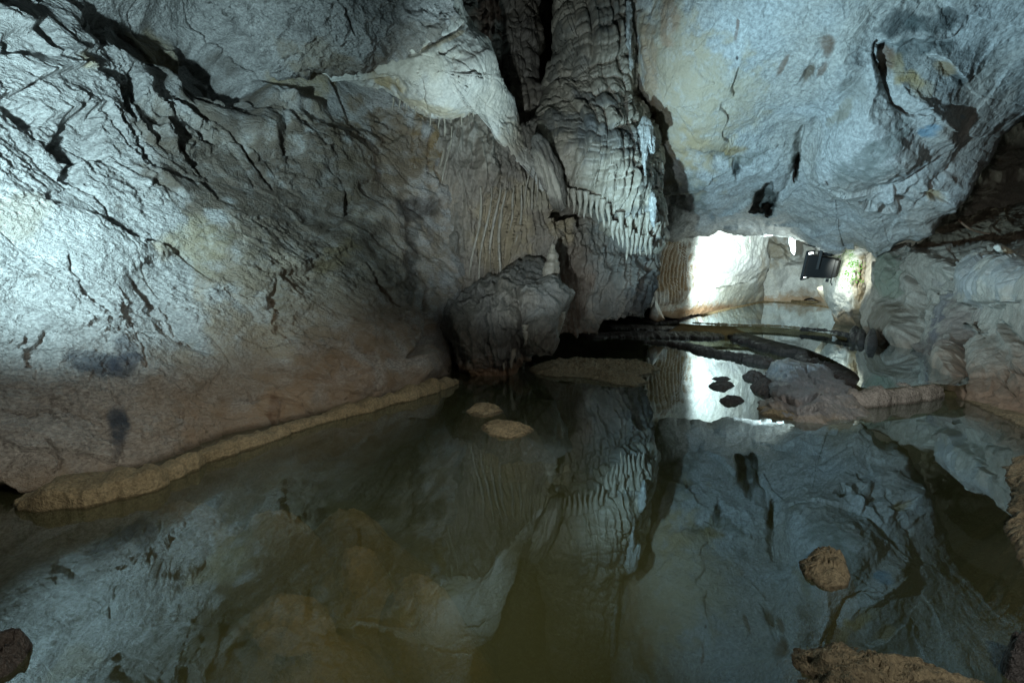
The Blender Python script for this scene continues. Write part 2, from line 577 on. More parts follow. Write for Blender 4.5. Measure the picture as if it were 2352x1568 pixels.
def noise(nt, vec, scale, detail=6, rough=.6, dist=0):
    n = node(nt, 'ShaderNodeTexNoise'); n.inputs['Scale'].default_value = scale
    n.inputs['Detail'].default_value = detail; n.inputs['Roughness'].default_value = rough; n.inputs['Distortion'].default_value = dist
    nt.links.new(vec, n.inputs['Vector'])
    return n.outputs['Fac']

def stone(name, base, alt, dark, tan=None, band=(.05, .4), rough=.75, spec=.25, bump=.5, stretch=(1, 1, 1), rot=(0, 0, 0), fine=38.0, speck=.35, crackle=.35, big=.9, darkth=(.58, .75), wet=0, gloss=0.0):
    m = bpy.data.materials.new(name); m.use_nodes = True
    nt = m.node_tree; nt.nodes.clear()
    out = node(nt, 'ShaderNodeOutputMaterial'); bs = node(nt, 'ShaderNodeBsdfPrincipled')
    nt.links.new(bs.outputs[0], out.inputs[0])
    geo = node(nt, 'ShaderNodeNewGeometry')
    mp = node(nt, 'ShaderNodeMapping'); mp.inputs['Rotation'].default_value = rot; mp.inputs['Scale'].default_value = stretch
    nt.links.new(geo.outputs['Position'], mp.inputs['Vector'])
    pos, av = geo.outputs['Position'], mp.outputs[0]
    n_big = noise(nt, av, big, 4, .6, .6)
    n_mid = noise(nt, av, 5.5, 6, .7, .3)
    n_fine = noise(nt, av, fine, 3, .7)
    n_blot = noise(nt, pos, 2.1, 5, .7, .8)
    c = mixc(nt, ramp(nt, n_big, .38, .64), base, alt)
    c = mixc(nt, ramp(nt, n_blot, *darkth), c, dark)
    c2 = mixc(nt, ramp(nt, n_mid, .42, .7), c, tuple(x * .62 for x in base))
    c = mixc(nt, .55, c, c2)
    sp = mixc(nt, ramp(nt, n_fine, .3, .72), (.48, .48, .48), (1.36, 1.36, 1.36))
    c = mixc(nt, speck, c, mixc(nt, 1.0, c, sp, 'MULTIPLY'))
    if tan:
        sx = node(nt, 'ShaderNodeSeparateXYZ'); nt.links.new(pos, sx.inputs[0])
        zz = math_(nt, 'ADD', sx.outputs[2], math_(nt, 'MULTIPLY', math_(nt, 'SUBTRACT', n_blot, .5), .9))
        fb = math_(nt, 'SUBTRACT', 1.0, ramp(nt, zz, band[0], band[1]))
        c = mixc(nt, math_(nt, 'MULTIPLY', fb, .85), c, tan)
    at = node(nt, 'ShaderNodeAttribute', attribute_name='stain_shade')
    st = math_(nt, 'MINIMUM', 1.0, math_(nt, 'MULTIPLY', at.outputs['Alpha'], math_(nt, 'ADD', .55, math_(nt, 'MULTIPLY', .55, ramp(nt, n_mid, .25, .6)))))
    c = mixc(nt, st, c, at.outputs['Color'])
    nt.links.new(c, bs.inputs['Base Color'])
    if wet:
        sxx = node(nt, 'ShaderNodeSeparateXYZ'); nt.links.new(pos, sxx.inputs[0])
        zw = math_(nt, 'ADD', sxx.outputs[2], math_(nt, 'MULTIPLY', math_(nt, 'SUBTRACT', n_mid, .5), .05))
        damp = math_(nt, 'SUBTRACT', 1.0, ramp(nt, zw, .004, wet))
        c = mixc(nt, damp, c, mixc(nt, 1.0, c, (.42, .40, .38), 'MULTIPLY'))
        nt.links.new(c, bs.inputs['Base Color'])
    r = math_(nt, 'ADD', rough - .12, math_(nt, 'MULTIPLY', n_mid, .24))
    r = math_(nt, 'SUBTRACT', r, math_(nt, 'MULTIPLY', ramp(nt, n_big, .5, .66), gloss))
    nt.links.new(r, bs.inputs['Roughness'])
    bs.inputs['Specular IOR Level'].default_value = spec
    # relief too fine for the mesh
    vor = node(nt, 'ShaderNodeTexVoronoi', feature='DISTANCE_TO_EDGE'); vor.inputs['Scale'].default_value = 7
    wv = node(nt, 'ShaderNodeVectorMath', operation='ADD')
    nv = node(nt, 'ShaderNodeTexNoise'); nv.inputs['Scale'].default_value = 5; nv.inputs['Detail'].default_value = 1
    nt.links.new(av, nv.inputs['Vector'])
    sc = node(nt, 'ShaderNodeVectorMath', operation='SCALE'); sc.inputs['Scale'].default_value = .35
    nt.links.new(nv.outputs['Color'], sc.inputs[0])
    nt.links.new(av, wv.inputs[0]); nt.links.new(sc.outputs[0], wv.inputs[1]); nt.links.new(wv.outputs[0], vor.inputs['Vector'])
    ck = ramp(nt, vor.outputs['Distance'], 0, .05)
    if not crackle: ck = None
    h = math_(nt, 'ADD', math_(nt, 'MULTIPLY', n_mid, 1.0), math_(nt, 'MULTIPLY', n_fine, .5))
    if ck: h = math_(nt, 'ADD', h, math_(nt, 'MULTIPLY', ck, crackle * .3))
    b = node(nt, 'ShaderNodeBump'); b.inputs['Strength'].default_value = bump; b.inputs['Distance'].default_value = .045
    nt.links.new(h, b.inputs['Height']); nt.links.new(b.outputs[0], bs.inputs['Normal'])
    return m

def plain(name, col, rough=.5, metal=0, spec=.5, bumps=0):
    m = bpy.data.materials.new(name); m.use_nodes = True
    nt = m.node_tree; bs = nt.nodes['Principled BSDF']
    geo = node(nt, 'ShaderNodeNewGeometry')
    n = noise(nt, geo.outputs['Position'], 40, 4, .6)
    nt.links.new(mixc(nt, ramp(nt, n, .35, .7), col, tuple(x * .7 for x in col)), bs.inputs['Base Color'])
    bs.inputs['Roughness'].default_value = rough; bs.inputs['Metallic'].default_value = metal
    bs.inputs['Specular IOR Level'].default_value = spec
    return m

def water_mat(name, tint, murk, murk_amt, f0=.04, power=3.6, dens=0):
    m = bpy.data.materials.new(name); m.use_nodes = True
    nt = m.node_tree; nt.nodes.clear()
    out = node(nt, 'ShaderNodeOutputMaterial')
    tr = node(nt, 'ShaderNodeBsdfTransparent'); tr.inputs[0].default_value = (*tint, 1)
    df = node(nt, 'ShaderNodeBsdfDiffuse'); df.inputs[0].default_value = (*murk, 1)
    gl = node(nt, 'ShaderNodeBsdfGlossy'); gl.inputs['Roughness'].default_value = .0
    gl.inputs[0].default_value = (.84, .94, 1, 1)
    m1 = node(nt, 'ShaderNodeMixShader'); m1.inputs[0].default_value = murk_amt
    nt.links.new(tr.outputs[0], m1.inputs[1]); nt.links.new(df.outputs[0], m1.inputs[2])
    geo = node(nt, 'ShaderNodeNewGeometry')
    mp = node(nt, 'ShaderNodeMapping'); mp.inputs['Scale'].default_value = (1, .55, 1)
    nt.links.new(geo.outputs['Position'], mp.inputs[0])
    n = noise(nt, mp.outputs[0], 3.0, 2, .5)
    b = node(nt, 'ShaderNodeBump'); b.inputs['Strength'].default_value = .05; b.inputs['Distance'].default_value = .02
    nt.links.new(n, b.inputs['Height'])
    nt.links.new(b.outputs[0], gl.inputs['Normal'])
    lw = node(nt, 'ShaderNodeLayerWeight'); lw.inputs[0].default_value = .5
    # Schlick: f0 + (1 - f0) * facing ** power
    fr = math_(nt, 'ADD', f0, math_(nt, 'MULTIPLY', 1 - f0, math_(nt, 'POWER', lw.outputs['Facing'], power)))
    m2 = node(nt, 'ShaderNodeMixShader')
    nt.links.new(fr, m2.inputs[0]); nt.links.new(m1.outputs[0], m2.inputs[1]); nt.links.new(gl.outputs[0], m2.inputs[2])
    nt.links.new(m2.outputs[0], out.inputs[0])
    if dens:
        va = node(nt, 'ShaderNodeVolumeAbsorption'); va.inputs[0].default_value = (.62, .58, .30, 1); va.inputs[1].default_value = dens
        nt.links.new(va.outputs[0], out.inputs[1])
    return m

R_ = math.radians
M = {}
M['wall'] = stone('limestone_fractured', (.45, .445, .43), (.51, .505, .49), (.14, .12, .10), tan=(.36, .29, .21), band=(-.1, .32), bump=1.1, stretch=(1, 1, 1.7), rot=(0, R_(-35), 0), rough=.66, spec=.4, gloss=.22, wet=.05, speck=.7, crackle=.15)
M['pale'] = stone('limestone_pale', (.60, .60, .56), (.52, .50, .44), (.36, .32, .26), bump=.35, rough=.75, spec=.2, fine=30, crackle=.5, darkth=(.64, .85))
M['boulder'] = stone('limestone_smooth', (.49, .51, .51), (.46, .45, .42), (.30, .285, .25), bump=.62, speck=.6, rough=.78, spec=.2, crackle=.25, fine=26, darkth=(.62, .85), stretch=(1, 1, .8))
M['flow'] = stone('flowstone', (.40, .37, .30), (.36, .33, .27), (.20, .19, .17), bump=.6, rough=.40, spec=.55, gloss=.12, stretch=(1, 1, .4), crackle=0, fine=30)
M['flowdark'] = stone('flowstone_dark', (.22, .20, .17), (.28, .24, .19), (.10, .10, .10), tan=(.24, .14, .09), band=(.0, .5), bump=.6, rough=.5, spec=.45, stretch=(1, 1, .5), crackle=0)
M['drip'] = stone('dripstone_grey', (.185, .18, .165), (.22, .20, .165), (.11, .105, .095), tan=(.26, .15, .09), band=(.0, .28), bump=.8, rough=.48, spec=.5, gloss=.15, stretch=(1, 1, .6), crackle=0, speck=.6)
M['calcite'] = stone('white_calcite', (.47, .50, .49), (.42, .44, .42), (.3, .3, .27), bump=.3, rough=.35, spec=.6, crackle=0)
M['white'] = stone('white_limestone', (.72, .73, .69), (.66, .65, .58), (.52, .48, .40), tan=(.42, .27, .15), band=(.30, .52), bump=.4, rough=.8, spec=.2, fine=22, darkth=(.6, .8))
M['right'] = stone('limestone_washed', (.34, .305, .255), (.38, .35, .30), (.24, .18, .13), tan=(.24, .18, .13), band=(.0, .45), bump=.35, rough=.75, spec=.25, stretch=(1.2, 1.2, .45), crackle=.3, darkth=(.56, .78))
M['brown'] = stone('brown_rock', (.20, .165, .12), (.26, .21, .15), (.12, .10, .08), bump=.6, rough=.75, spec=.25)
M['mud'] = stone('gour_crust', (.31, .255, .155), (.37, .31, .20), (.17, .135, .08), wet=.014, bump=.9, rough=.72, spec=.35, fine=60, speck=.7, crackle=0)
M['rim'] = stone('wet_rimstone', (.05, .044, .042), (.075, .062, .055), (.028, .025, .025), bump=.8, rough=.45, spec=.5, fine=60, speck=.6, crackle=0)
M['wetrock'] = stone('wet_dark_rock', (.20, .21, .22), (.24, .23, .21), (.10, .10, .105), tan=(.24, .205, .155), band=(-.12, .05), bump=.7, rough=.42, spec=.55, stretch=(1, .6, 1.5), crackle=.2)
M['dam'] = stone('dam_crust', (.33, .31, .275), (.39, .365, .32), (.20, .18, .155), wet=.03, bump=.9, rough=.6, spec=.4, fine=55, speck=.6, crackle=.3)
M['silt'] = stone('drowned_silt', (.24, .17, .09), (.20, .145, .08), (.10, .08, .045), bump=.6, rough=.9, spec=.1, fine=50, crackle=0)
M['bed'] = stone('pool_silt', (.075, .075, .04), (.10, .085, .045), (.04, .045, .03), bump=.3, rough=.95, spec=.05, crackle=0)
M['moss'] = plain('moss', (.16, .40, .06), .8)
M['black'] = plain('black_metal', (.003, .0033, .0036), .5, 0, .12)
M['grey'] = plain('grey_metal', (.012, .013, .014), .5, 0, .3)
M['rubber'] = plain('cable_rubber', (.02, .02, .018), .6)
M['paint'] = plain('blue_paint', (.16, .32, .48), .6)
M['wood'] = plain('old_bamboo', (.26, .16, .10), .7)
M['water'] = water_mat('pool_water', (.93, .93, .88), (.105, .118, .052), .36, f0=.042, power=3.1, dens=3.4)
M['clear'] = water_mat('clear_water', (.75, .74, .58), (.11, .10, .06), .25, f0=.07, power=2.9)
m = bpy.data.materials.new('lamp_glass'); m.use_nodes = True
bs = m.node_tree.nodes['Principled BSDF']
bs.inputs['Base Color'].default_value = (.8, .9, .9, 1); bs.inputs['Emission Color'].default_value = (.85, 1, .97, 1); bs.inputs['Emission Strength'].default_value = 25
M['lamp'] = m

# ------------------------------------------------------------------ relief of each kind of rock
UD = A([.5, .86, 0]); ND = A([.86, -.5, 0])

def d_slab(p, vx, vy):
    """fractured limestone; strata dip down to the right"""
    s0 = p @ UD; z = p[:, 2]; nn = p @ ND
    a = math.radians(38)
    s = s0 * math.cos(a) - z * math.sin(a); t = s0 * math.sin(a) + z * math.cos(a)
    q = np.stack([s, t, nn], 1)
    wq = q + .10 * np.stack([perlin(q * 2.1), perlin(q * 2.1 + 31), perlin(q * 2.1 + 57)], 1)
    h = .16 * fbm(p * .8, 3)
    f1, f2, sl, cv = worley(wq * A([1.1, 2.6, 1.5]))
    h = h + .060 * sl + .035 * (cv - .5) - .012 * np.exp(-((f2 - f1) / .03) ** 2)
    k = .35 + .9 * smooth(-.25, .4, fbm(p * 1.3 + 40, 3))
    f1, f2, sl, cv = worley(q * A([3.6, 7.5, 5]) + .25 * perlin(q * 9)[:, None] + 5)
    h = h + k * (.026 * sl + .014 * (cv - .5))
    f1, f2, sl, cv = worley(q * A([10, 19, 13]) + .3 * perlin(q * 22)[:, None])
    h = h + k * (.012 * sl + .005 * (cv - .5) - .008 * (cv > .8) * np.clip(.6 - f1, 0, 1))
    return h + k * .016 * fbm(q * A([8, 16, 11]), 5, .68)

def d_pale(p, vx, vy):
    h = .07 * fbm(p * .9, 3) + .018 * fbm(p * 4, 4, .55)
    f1, f2, sl, cv = worley(p * 2.2 + .15 * np.stack([perlin(p * 3), perlin(p * 3 + 9), perlin(p * 3 + 27)], 1))
    h = h + .018 * sl - .008 * np.exp(-((f2 - f1) / .03) ** 2)
    return h + .008 * ridged(p * A([9, 9, 6]), 3)

def d_boulder(p, vx, vy):
    h = .13 * fbm(p * .55 + 3, 3) + .035 * fbm(p * 1.9, 3)
    f1, f2, sl, cv = worley(p * .9 + .06 * perlin(p * 3)[:, None] + 2)
    h = h + .09 * sl
    f1, f2, sl, cv = worley(p * 3.1 + .12 * perlin(p * 6)[:, None])
    h = h + .014 * sl
    return h + .012 * fbm(p * 7, 5, .6)

def d_wash(p, vx, vy):
    h = .10 * fbm(p * .7 + 8, 3)
    w = p * A([1.5, 1.5, .75]) + .10 * perlin(p * 3)[:, None]
    f1, f2, sl, cv = worley(w + 4)
    h = h + .085 * sl + .03 * (cv - .5) - .015 * np.exp(-((f2 - f1) / .04) ** 2)
    f1, f2, sl, cv = worley(w * 2.9 + .1 * perlin(p * 8)[:, None])
    h = h + .035 * sl + .012 * (cv - .5)
    return h + .012 * fbm(p * A([8, 8, 5]), 5, .62)

def d_rough(p, vx, vy):
    h = .07 * fbm(p * 1.6, 3) + .03 * ridged(p * 3.5, 4) + .015 * fbm(p * 11, 4, .6)
    f1, f2, sl, cv = worley(p * 3 + 1)
    return h + .035 * sl

def d_flow(amp=1.0, rib=6.5, tier=1.9, big=.11, small=.04, ribamp=.03):
    """tiered flowstone: each tier a row of small domes that run down in ribs"""
    def fn(p, vx, vy):
        x = p[:, 0] + .35 * p[:, 1]; z = p[:, 2]
        q = np.stack([x, p[:, 1] * .3, z], 1)
        n1 = perlin(q * A([.9, 1, .5]) + 4)
        def layer(T, A_, R, seed):
            ph = x * R + .35 * perlin(q * A([2, 1, .8]) + seed) + .12 * perlin(q * A([7, 1, 5]) + seed)
            rid = np.floor(ph); rf = ph - rid
            off = _rnd[(rid.astype(int) * 7 + int(seed)) & 255, 0]
            t = z * T + .75 * n1 + 1.0 * off + .25 * perlin(q * A([1.7, 1, .2]) + seed * 2)
            fr = t - np.floor(t)
            dome = 1 - (np.abs(rf - .5) * 2) ** 2.2
            sh = np.sqrt(np.clip((1 - fr) / .28, 0, 1)); sh = np.where(fr < .72, 1, sh)
            tail = smooth(0, .10, fr)
            return A_ * (sh * (.30 + .70 * dome) * (.72 + .28 * tail))
        h = layer(tier, big, rib * .45, 3) + layer(tier * 2.3, small, rib, 11) + layer(tier * 4.1, small * .45, rib * 1.7, 29)
        rp = x * rib * 1.25 + .3 * perlin(q * A([3, 1, .9]) + 60)
        h = h + ribamp * (1 - np.abs(2 * (rp - np.floor(rp)) - 1) ** 1.6) * (.5 + .7 * _rnd[np.floor(rp).astype(int) & 255, 1])
        return amp * (h + .008 * fbm(p * 14, 3) + .05 * fbm(p * 1.2, 2))
    return fn

def d_drip(p, vx, vy):
    """rough dripstone wall with vertical runs"""
    x = p[:, 0] * .9 + p[:, 1] * .45
    q = np.stack([x, p[:, 1] * .4, p[:, 2]], 1)
    h = .10 * fbm(p * 1.1 + 5, 3) + .045 * ridged(q * A([4.5, 2, 1.0]), 4) + .02 * ridged(q * A([13, 4, 3.0]) + 9, 3)
    f1, f2, sl, cv = worley(p * A([5, 5, 4]))
    f1b, _, _, _ = worley(p * A([16, 16, 9.0]))
    return h + .03 * sl + .022 * (.5 - f1b) + .018 * fbm(p * 11, 5, .66)

def d_lobe(p, vx, vy):
    h = .06 * fbm(p * 2.0, 3) + .035 * ridged(p * A([4, 4, 2.6]), 3)
    f1, f2, sl, cv = worley(p * A([7, 7, 5]))
    f1b, _, _, _ = worley(p * 14)
    return h + .045 * (.5 - f1) + .022 * (.5 - f1b) + .02 * fbm(p * 12, 4, .65)

def d_none(p, vx, vy): return np.zeros(len(p))

# ================================================================== the left wall
lw = tps([(x, y, float(WY(x, y))) for x, y in ((0, 1140), (150, 1112), (300, 1072), (450, 1030), (600, 983), (750, 945), (900, 903), (1010, 872))] + [
    (-350, 1260, 2.05), (-350, 900, 2.2), (-350, 500, 2.4), (-350, 0, 2.9), (-350, -700, 3.6),
    (0, 800, 2.95), (0, 500, 3.2), (0, 250, 3.5), (0, 0, 3.8), (0, -600, 4.6),
    (300, 750, 3.7), (300, 480, 4.05), (300, 200, 4.6), (300, 0, 4.75), (300, -600, 5.4),
    (600, 750, 4.35), (600, 450, 5.0), (600, 220, 5.6), (600, 0, 6.0), (600, -600, 6.6),
    (850, 700, 5.35), (850, 450, 6.0), (850, 260, 6.5), (850, 0, 7.4),
    (1000, 720, 6.3), (1000, 500, 6.8), (1000, 250, 7.2), (1050, 800, 6.9), (1060, 0, 8.2), (1000, -600, 8.0), (1040, 870, 6.6)])
Lf = [
    dent(10, 1168, 88, 40, -14, -.9, .18),
    ledge([(250, 160), (205, 166), (150, 165), (60, 195), (-10, 228), (-120, 270)][::-1], .13, 90, 3),
    ledge([(-60, 30), (40, 90), (110, 140), (200, 118), (240, 95)], .07, 50, 4),
    dent(52, 105, 62, 38, -6, -.10, .3),
    dent(430, 75, 190, 95, 22, -.48, .6), dent(520, 130, 90, 45, 45, -.34, .5), dent(250, 45, 60, 35, -20, -.12, .5),
    ledge([(240, 45), (236, 80), (250, 110)], .10, 60, 3),
    dent(283, 226, 13, 36, -24, -.16, .3), dent(304, 198, 8, 36, -6, -.15, .3),
    plate([(310, 175), (330, 165), (352, 185), (352, 215), (390, 235), (400, 255), (352, 250), (318, 235)], .12, 14, 5),
    plate([(385, 225), (405, 218), (470, 262), (505, 300), (480, 300), (430, 262)], .10, 12, 5),
    plate([(365, 268), (392, 270), (418, 330), (414, 353), (385, 338), (368, 310)], .12, 12, 4),
    plate([(305, 245), (330, 290), (362, 325), (350, 332), (318, 300)], .08, 10, 4),
    ledge([(415, 190), (440, 160), (470, 172), (500, 215), (545, 235), (556, 200)], .09, 40, 4),
    plate([(430, 55), (470, 70), (500, 95), (520, 105), (548, 120), (545, 142), (530, 136), (505, 105), (470, 90), (438, 72)], .12, 10, 4),
    dent(478, 295, 12, 26, -30, -.10, .3), dent(470, 345, 40, 12, -25, -.09, .4),
    dent(180, 318, 52, 62, 20, -.15, .22), dent(166, 398, 22, 20, 0, -.10, .25),  # dents shaped to stand in for a sharp-edged cast shadow
    dent(70, 265, 44, 22, 30, -.12, .25),
    ledge([(20, 235), (100, 270), (230, 250), (275, 300), (300, 340)], .09, 60, 4),
    crack([(245, 255), (300, 300), (330, 350), (360, 400)], 5, .06), crack([(330, 215), (400, 300), (440, 345), (470, 300)], 3, .04),
    dent(194, 692, 46, 10, 46, -.07, .5), dent(330, 680, 45, 16, 48, -.06, .6), dent(390, 735, 80, 24, 42, -.08, .6), dent(440, 780, 60, 18, 35, -.05, .6),
    dent(92, 812, 28, 34, 20, -.08, .5), dent(60, 790, 12, 14, 0, -.05, .5),
    ledge([(300, 625), (345, 598), (400, 575), (436, 556)], .04, 60, 8),
    crack([(412, 636), (470, 655), (540, 662), (632, 679)], 4, .06),
    ledge([(150, 775), (200, 752), (235, 750), (262, 757)], .035, 40, 6), ledge([(60, 730), (110, 775), (150, 780)], .035, 40, 6),
    crack([(138, 595), (152, 635), (165, 660)], 4, .04), crack([(285, 735), (310, 790), (340, 866)], 3, .05), crack([(240, 890), (262, 915), (275, 930)], 5, .05),
    crack([(100, 1020), (140, 1060), (130, 1090)], 4, .05), crack([(0, 940), (60, 960), (110, 945), (150, 990)], 4, .06), crack([(370, 700), (430, 760), (490, 800)], 4, .06),
    ledge([(640, 632), (732, 606), (785, 583), (841, 548)], .045, 80, 8), crack([(838, 612), (881, 659), (943, 713)], 4, .08),
    ledge([(630, 750), (699, 715), (748, 690)], .04, 70, 8), dent(632, 680, 16, 26, 10, -.07, .4),
    crack([(745, 690), (800, 720), (870, 755)], 3, .04), crack([(640, 740), (720, 800), (790, 860)], 3, .03),
    ledge([(894, 868), (854, 829), (805, 786), (752, 771)], .07, 50, 5), dent(845, 800, 12, 9, 30, -.06, .3), dent(848, 826, 14, 9, 40, -.06, .3),
    crack([(620, 830), (700, 870), (790, 875), (850, 850)], 4, .05), crack([(760, 800), (790, 840), (800, 860)], 3, .04),
    crack([(983, 660), (977, 720), (987, 765), (960, 800), (940, 818)], 7, .16),
    plate([(930, 850), (955, 810), (985, 790), (1010, 815), (1022, 868), (960, 880)], .14, 22, 6),
    dent(900, 960, 46, 22, -25, -.06, .6), dent(905, 945, 50, 20, -30, -.05, .6),
    crack([(560, 920), (620, 900), (680, 930), (720, 960)], 4, .05), crack([(640, 880), (648, 930), (655, 985)], 7, .03), crack([(570, 880), (600, 940), (640, 980)], 4, .04),
    crack([(480, 250), (560, 330), (640, 420)], 5, .05), crack([(560, 330), (600, 360), (660, 350)], 5, .05),
    ledge([(330, 445), (360, 415), (400, 440), (430, 470)], .06, 40, 4), crack([(170, 420), (215, 450), (260, 520)], 4, .05),
    ribs([(930, 262), (1010, 275), (1090, 285), (1100, 400), (1060, 465), (990, 450), (935, 380)], .13, 26, .05, 40, .9, .8),
    plate([(920, 465), (1050, 460), (1050, 490), (1040, 560), (990, 600), (940, 560)], -.09, 14, 5),
    ledge([(560, 215), (640, 235), (700, 250), (760, 270)], .08, 60, 6), dent(690, 240, 46, 16, 15, .10, .5), dent(610, 300, 34, 60, -25, .10, .6), dent(650, 240, 26, 70, -30, .10, .6),
    dent(730, 420, 120, 60, 30, -.10, .8), dent(830, 470, 100, 40, -20, -.08, .7),
    dent(760, 330, 90, 40, 10, .08, .8), dent(220, 560, 140, 70, 30, .06, .8), dent(90, 640, 120, 40, 15, .05, .8),
]
Ls = [
    (760, 560, 360, 360, 0, (.34, .275, .20), .8, .5), (560, 860, 300, 120, -14, (.34, .28, .21), .55, .5), (480, 330, 180, 160, 0, (.26, .22, .17), .6, .6),
    (268, 990, 26, 60, 5, (.05, .075, .11), .85, .5), (225, 850, 90, 24, 12, (.07, .09, .12), .7, .6), (285, 845, 40, 14, 0, (.08, .09, .12), .8, .6),
    (270, 820, 40, 22, 10, (.10, .12, .15), .5, .6),
    (640, 930, 90, 50, -12, (.44, .34, .24), .6, .5), (520, 960, 130, 60, -15, (.40, .31, .22), .45, .5), (780, 880, 120, 70, -10, (.36, .27, .19), .4, .5),
    (632, 940, 14, 46, 8, (.20, .12, .08), .5, .5),
    (480, 400, 200, 120, 20, (.13, .108, .085), .85, .6), (720, 440, 230, 150, 10, (.125, .10, .078), .85, .6), (700, 540, 230, 80, 20, (.15, .12, .09), .75, .6), (880, 350, 150, 110, 0, (.20, .155, .105), .75, .6), (560, 620, 150, 60, 25, (.18, .15, .11), .55, .6),  # brown stain, deepened further for the shadow across the upper middle
    (960, 480, 60, 34, 0, (.07, .065, .06), .8, .5), (950, 600, 24, 100, 5, (.08, .085, .08), .7, .6), (880, 640, 90, 130, 10, (.20, .165, .125), .6, .5), (420, 110, 190, 90, 22, (.14, .125, .105), .75, .5), (560, 240, 70, 90, -20, (.13, .11, .09), .7, .5),  # the widest spot paints the shade of the recess under the slab
    (1000, 330, 20, 90, 3, (.26, .18, .08), .7, .6), (955, 310, 14, 70, 0, (.22, .15, .07), .6, .6), (700, 190, 90, 50, 25, (.42, .34, .20), .6, .5),
    (445, 90, 90, 40, 30, (.40, .32, .18), .5, .5), (175, 150, 40, 20, 0, (.46, .38, .22), .6, .4),
    (770, 590, 60, 26, -28, (.26, .20, .10), .5, .5), (450, 560, 80, 60, 20, (.38, .33, .22), .5, .5), (30, 500, 90, 60, 20, (.36, .32, .25), .5, .5),
]
o = sheet('rock_wall', -350, 1062, -640, 1270, 3.1, lw, d_slab, Lf, M['wall'], Ls, thick=.8)
tag(o, 'fractured grey cave wall with diagonal cracks beside the pool, lit from one side', 'cave wall')

# ================================================================== slab and white nose hanging over it
root = empty('hanging_rock', P(900, 120, 6.4), 'pale bulging rock nose under a rough crusty slab, hanging over the fractured wall', 'rock')
nd = tps([(620, 210, 6.3), (820, 190, 6.3), (900, 240, 6.5), (1000, 265, 6.6), (1100, 260, 6.9), (1200, 320, 7.3), (1290, 480, 7.3), (1240, 420, 7.2), (1130, 150, 6.8), (1000, 150, 6.2), (1060, 20, 6.6), (1000, -200, 6.2), (800, 100, 5.9), (1180, 230, 7.1)])
Nf = [crack([(800, 152), (880, 140), (940, 125), (1000, 98), (1060, 62)], 5, .05), crack([(960, 150), (975, 200), (978, 250)], 3, .025), crack([(1035, 130), (1030, 200)], 2.5, .02),
      dent(1085, 175, 55, 100, 20, .12, .8), dent(880, 190, 60, 26, 15, -.12, .6), dent(1000, 205, 120, 60, 10, .08, .8), crack([(860, 212), (930, 235), (990, 262)], 4, .05),
      dent(1160, 270, 18, 10, -40, -.05, .4)]
Ns = [(880, 195, 55, 26, 20, (.34, .26, .14), .8, .5), (960, 235, 90, 30, 10, (.46, .38, .24), .6, .5), (1180, 320, 40, 50, 40, (.42, .35, .24), .5, .5), (1020, 95, 60, 8, -22, (.30, .22, .12), .7, .4), (930, 150, 120, 40, -10, (.50, .46, .36), .5, .5)]
o = blob('nose', [(600, 205), (680, 195), (760, 190), (828, 205), (862, 216), (915, 235), (960, 258), (1010, 271), (1068, 270), (1105, 263), (1142, 283), (1180, 318), (1205, 372), (1240, 430), (1285, 483), (1296, 478), (1262, 410), (1232, 350), (1206, 312), (1196, 262), (1184, 226), (1146, 196), (1138, 140), (1118, 98), (1085, 60), (1060, 10), (1050, -160), (900, -200), (700, -60), (600, 60)],
         nd, d_pale, Nf, M['pale'], Ns, bulge=.5, back=1.4, step=3.2, jag=3, centre=(1010, 160), pw=2.2)
put_under(o, root)
sd = tps([(480, 0, 5.0), (560, 60, 5.2), (630, 175, 5.5), (700, 185, 5.6), (820, 165, 5.7), (900, 140, 5.8), (1000, 90, 6.0), (1060, 50, 6.3), (700, 60, 5.2), (850, 20, 5.4), (950, -150, 5.4), (600, -150, 4.8), (800, -350, 4.9)])
def d_crust(p, vx, vy):
    return .06 * fbm(p * 1.5, 3) + .045 * ridged(p * A([3.5, 3.5, 5]), 4) + .022 * fbm(p * 10, 4, .65) + .02 * ridged(p * 9 + 4, 3)
Sf = [crack([(792, 20), (806, 60), (815, 80)], 6, .09), crack([(1030, 20), (1010, 50), (985, 75), (975, 110)], 6, .08), crack([(940, 40), (1000, 60), (1040, 40)], 5, .05),
      dent(620, 150, 14, 14, 0, -.05, .4), dent(700, 130, 60, 30, 10, -.04, .6), dent(700, 60, 40, 30, 0, -.05, .5), dent(580, 40, 30, 60, -40, .05, .6), crack([(560, 0), (600, 90), (630, 150)], 8, -.07)]
Ss = [(720, 130, 90, 50, 10, (.30, .25, .18), .6, .6), (960, 90, 110, 40, -20, (.20, .17, .13), .6, .6), (800, 160, 110, 24, -8, (.24, .20, .15), .6, .5), (690, 70, 40, 30, 0, (.13, .12, .11), .5, .6)]
o = blob('crusted_slab', [(470, -20), (498, 22), (530, 58), (560, 88), (592, 130), (622, 172), (640, 183), (690, 186), (745, 178), (800, 172), (850, 160), (905, 142), (960, 120), (1005, 96), (1045, 68), (1066, 46), (1050, 5), (1040, -160), (950, -420), (700, -500), (500, -320)],
         sd, d_crust, Sf, M['wall'], Ss, bulge=.45, back=1.2, step=3.2, jag=4, centre=(790, 10), pw=3.0)
put_under(o, root)
# small drips along its lower edge
for k in range(16):
    x = 905 + k * 17 + random.uniform(-5, 5); y = np.interp(x, [900, 1000, 1070, 1110, 1170], [232, 268, 268, 262, 300])
    d = float(nd(x, y)) + .25
    put_under(spike('stalactite', P(x, y - 8, d), P(x + random.uniform(-2, 2), y + random.uniform(8, 30), d), .018, .005, M['flow'], seed=k, n=10, m=8), root)

